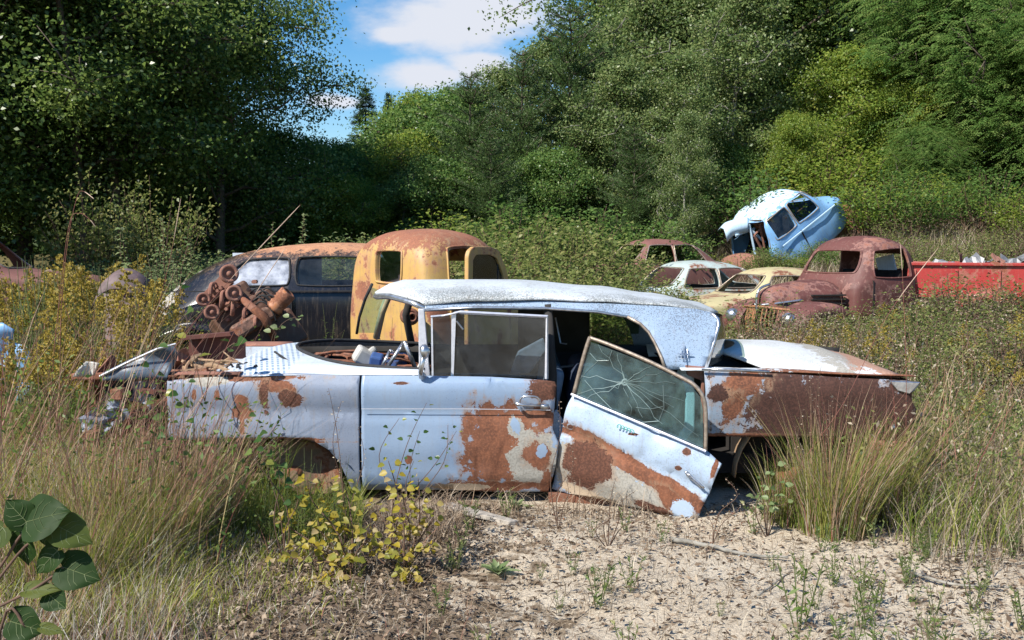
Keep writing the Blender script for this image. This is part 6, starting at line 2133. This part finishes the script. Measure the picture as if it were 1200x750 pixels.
# little weeds on the sand
WP = []
for k in range(4):
    rg = np.random.default_rng(60 + k)
    n = 46
    h = .2
    a = rg.uniform(0, 6.28, n)
    st = rg.integers(0, 4, n)
    sx = np.cos(st * 1.6) * .04; sy = np.sin(st * 1.6) * .04
    f = rg.random(n)
    P = np.stack([sx * (.3 + f * 1.4), sy * (.3 + f * 1.4), h * f], 1)
    V, Fq, rv = leafq(P, np.stack([np.cos(a), np.sin(a), np.full(n, .7)], 1), rdir(n, 1), rg.uniform(.025, .05, n), rg.uniform(.007, .013, n), rg.random(n))
    t = MB()
    for j in range(4):
        t.tube([(math.cos(j * 1.6) * .012, math.sin(j * 1.6) * .012, -.01), (math.cos(j * 1.6) * .068, math.sin(j * 1.6) * .068, h)], .0025, 4)
    me = bpy.data.meshes.new('weed_stems'); me.from_pydata(t.v, [], t.f); me.materials.append(m_gstem)
    WP.append((me, np_mesh('weed_leaves_small', V, Fq, rv, [lm_shr if k % 2 else lm_gold])))
cnt = 0
while cnt < 85:
    px, D = rnd.uniform(480, 1230), rnd.uniform(4.0, 6.3)
    if rnd.random() > .35 + .65 * float(sm(850, 1100, px)) : continue
    plant('sand_weed', WP[rnd.randrange(4)], WX(px, D), D, 'small sparse green weed growing in the bare sand', 'weed', 'small weeds scattered on the sand', rnd.uniform(.35, 1.0))
    cnt += 1
for px, py, s, lab in [(945, 745, 1.55, 'tallest green weed at the bottom edge of the sand'), (742, 700, .9, 'leafy green weed alone in the middle of the sand'), (704, 715, 1.0, 'thin green weed left of the middle of the sand'), (985, 655, .8, 'low weed with light leaves just below the big grass clump')]:
    D = max(4.3, CZ * F / (py - 290))
    plant('sand_weed', WP[0], WX(px, D), D, lab, 'weed', None, s)
# dead branches on the sand
for pts, r, lab in [([(790, 640), (840, 648), (880, 656), (930, 660)], .016, 'long pale dead branch on the sand below the open rear door'), ([(1080, 684), (1130, 698), (1200, 706)], .01, 'thin dead branch lying at the right edge of the sand'), ([(895, 708), (915, 690), (935, 672)], .007, 'short dark twig on the sand below the long dead branch')]:
    pp = []
    for p in pts:
        D = CZ * F / (p[1] - 290)
        pp.append(V3((WX(p[0], D), D, g1(WX(p[0], D), D) + r * 1.2 + rnd.uniform(0, .01))))
    sp_ = catmull(pp, 6)
    k = len(sp_)
    tag(MB().tube([p + V3((0, rnd.gauss(0, .006), 0)) for p in sp_], [r * (1 - .6 * i / k) for i in range(k)], 7).build('dead_branch', m_pbark, smooth=True), lab, 'branch')
# dry twiggy stalks in front of the hanging door and the tail
for px, D, tips, lab in [(715, 5.75, [(722, 560, 0), (705, 600, 0), (745, 575, 0), (690, 590, 0), (760, 600, 0)], 'dry twiggy stalk in front of the hanging rear door'),
                         (655, 6.1, [(655, 470, 0), (668, 520, 0), (662, 560, 0)], 'thin dry stalk with tiny seeds in the gap between the two doors'),
                         (840, 5.9, [(850, 560, 0), (838, 600, 0), (870, 590, 0)], 'dry twig beside the rear corner of the hanging door'),
                         (950, 6.2, [(950, 440, 0), (962, 430, 0), (975, 470, 0), (940, 480, 0)], 'dry seed stalk in front of the dark rusted rear quarter'),
                         (400, 5.6, [(385, 455, 0), (400, 470, 0), (420, 500, 0)], 'pale dry stalk in front of the seam between fender and front door')]:
    stem_plant('dry_stalk', lab, 'dry plant', branchy(px, D, tips), lm_dry, .014, .6, 22, r0=.0035, near=False, f0=.4, petiole=.006)
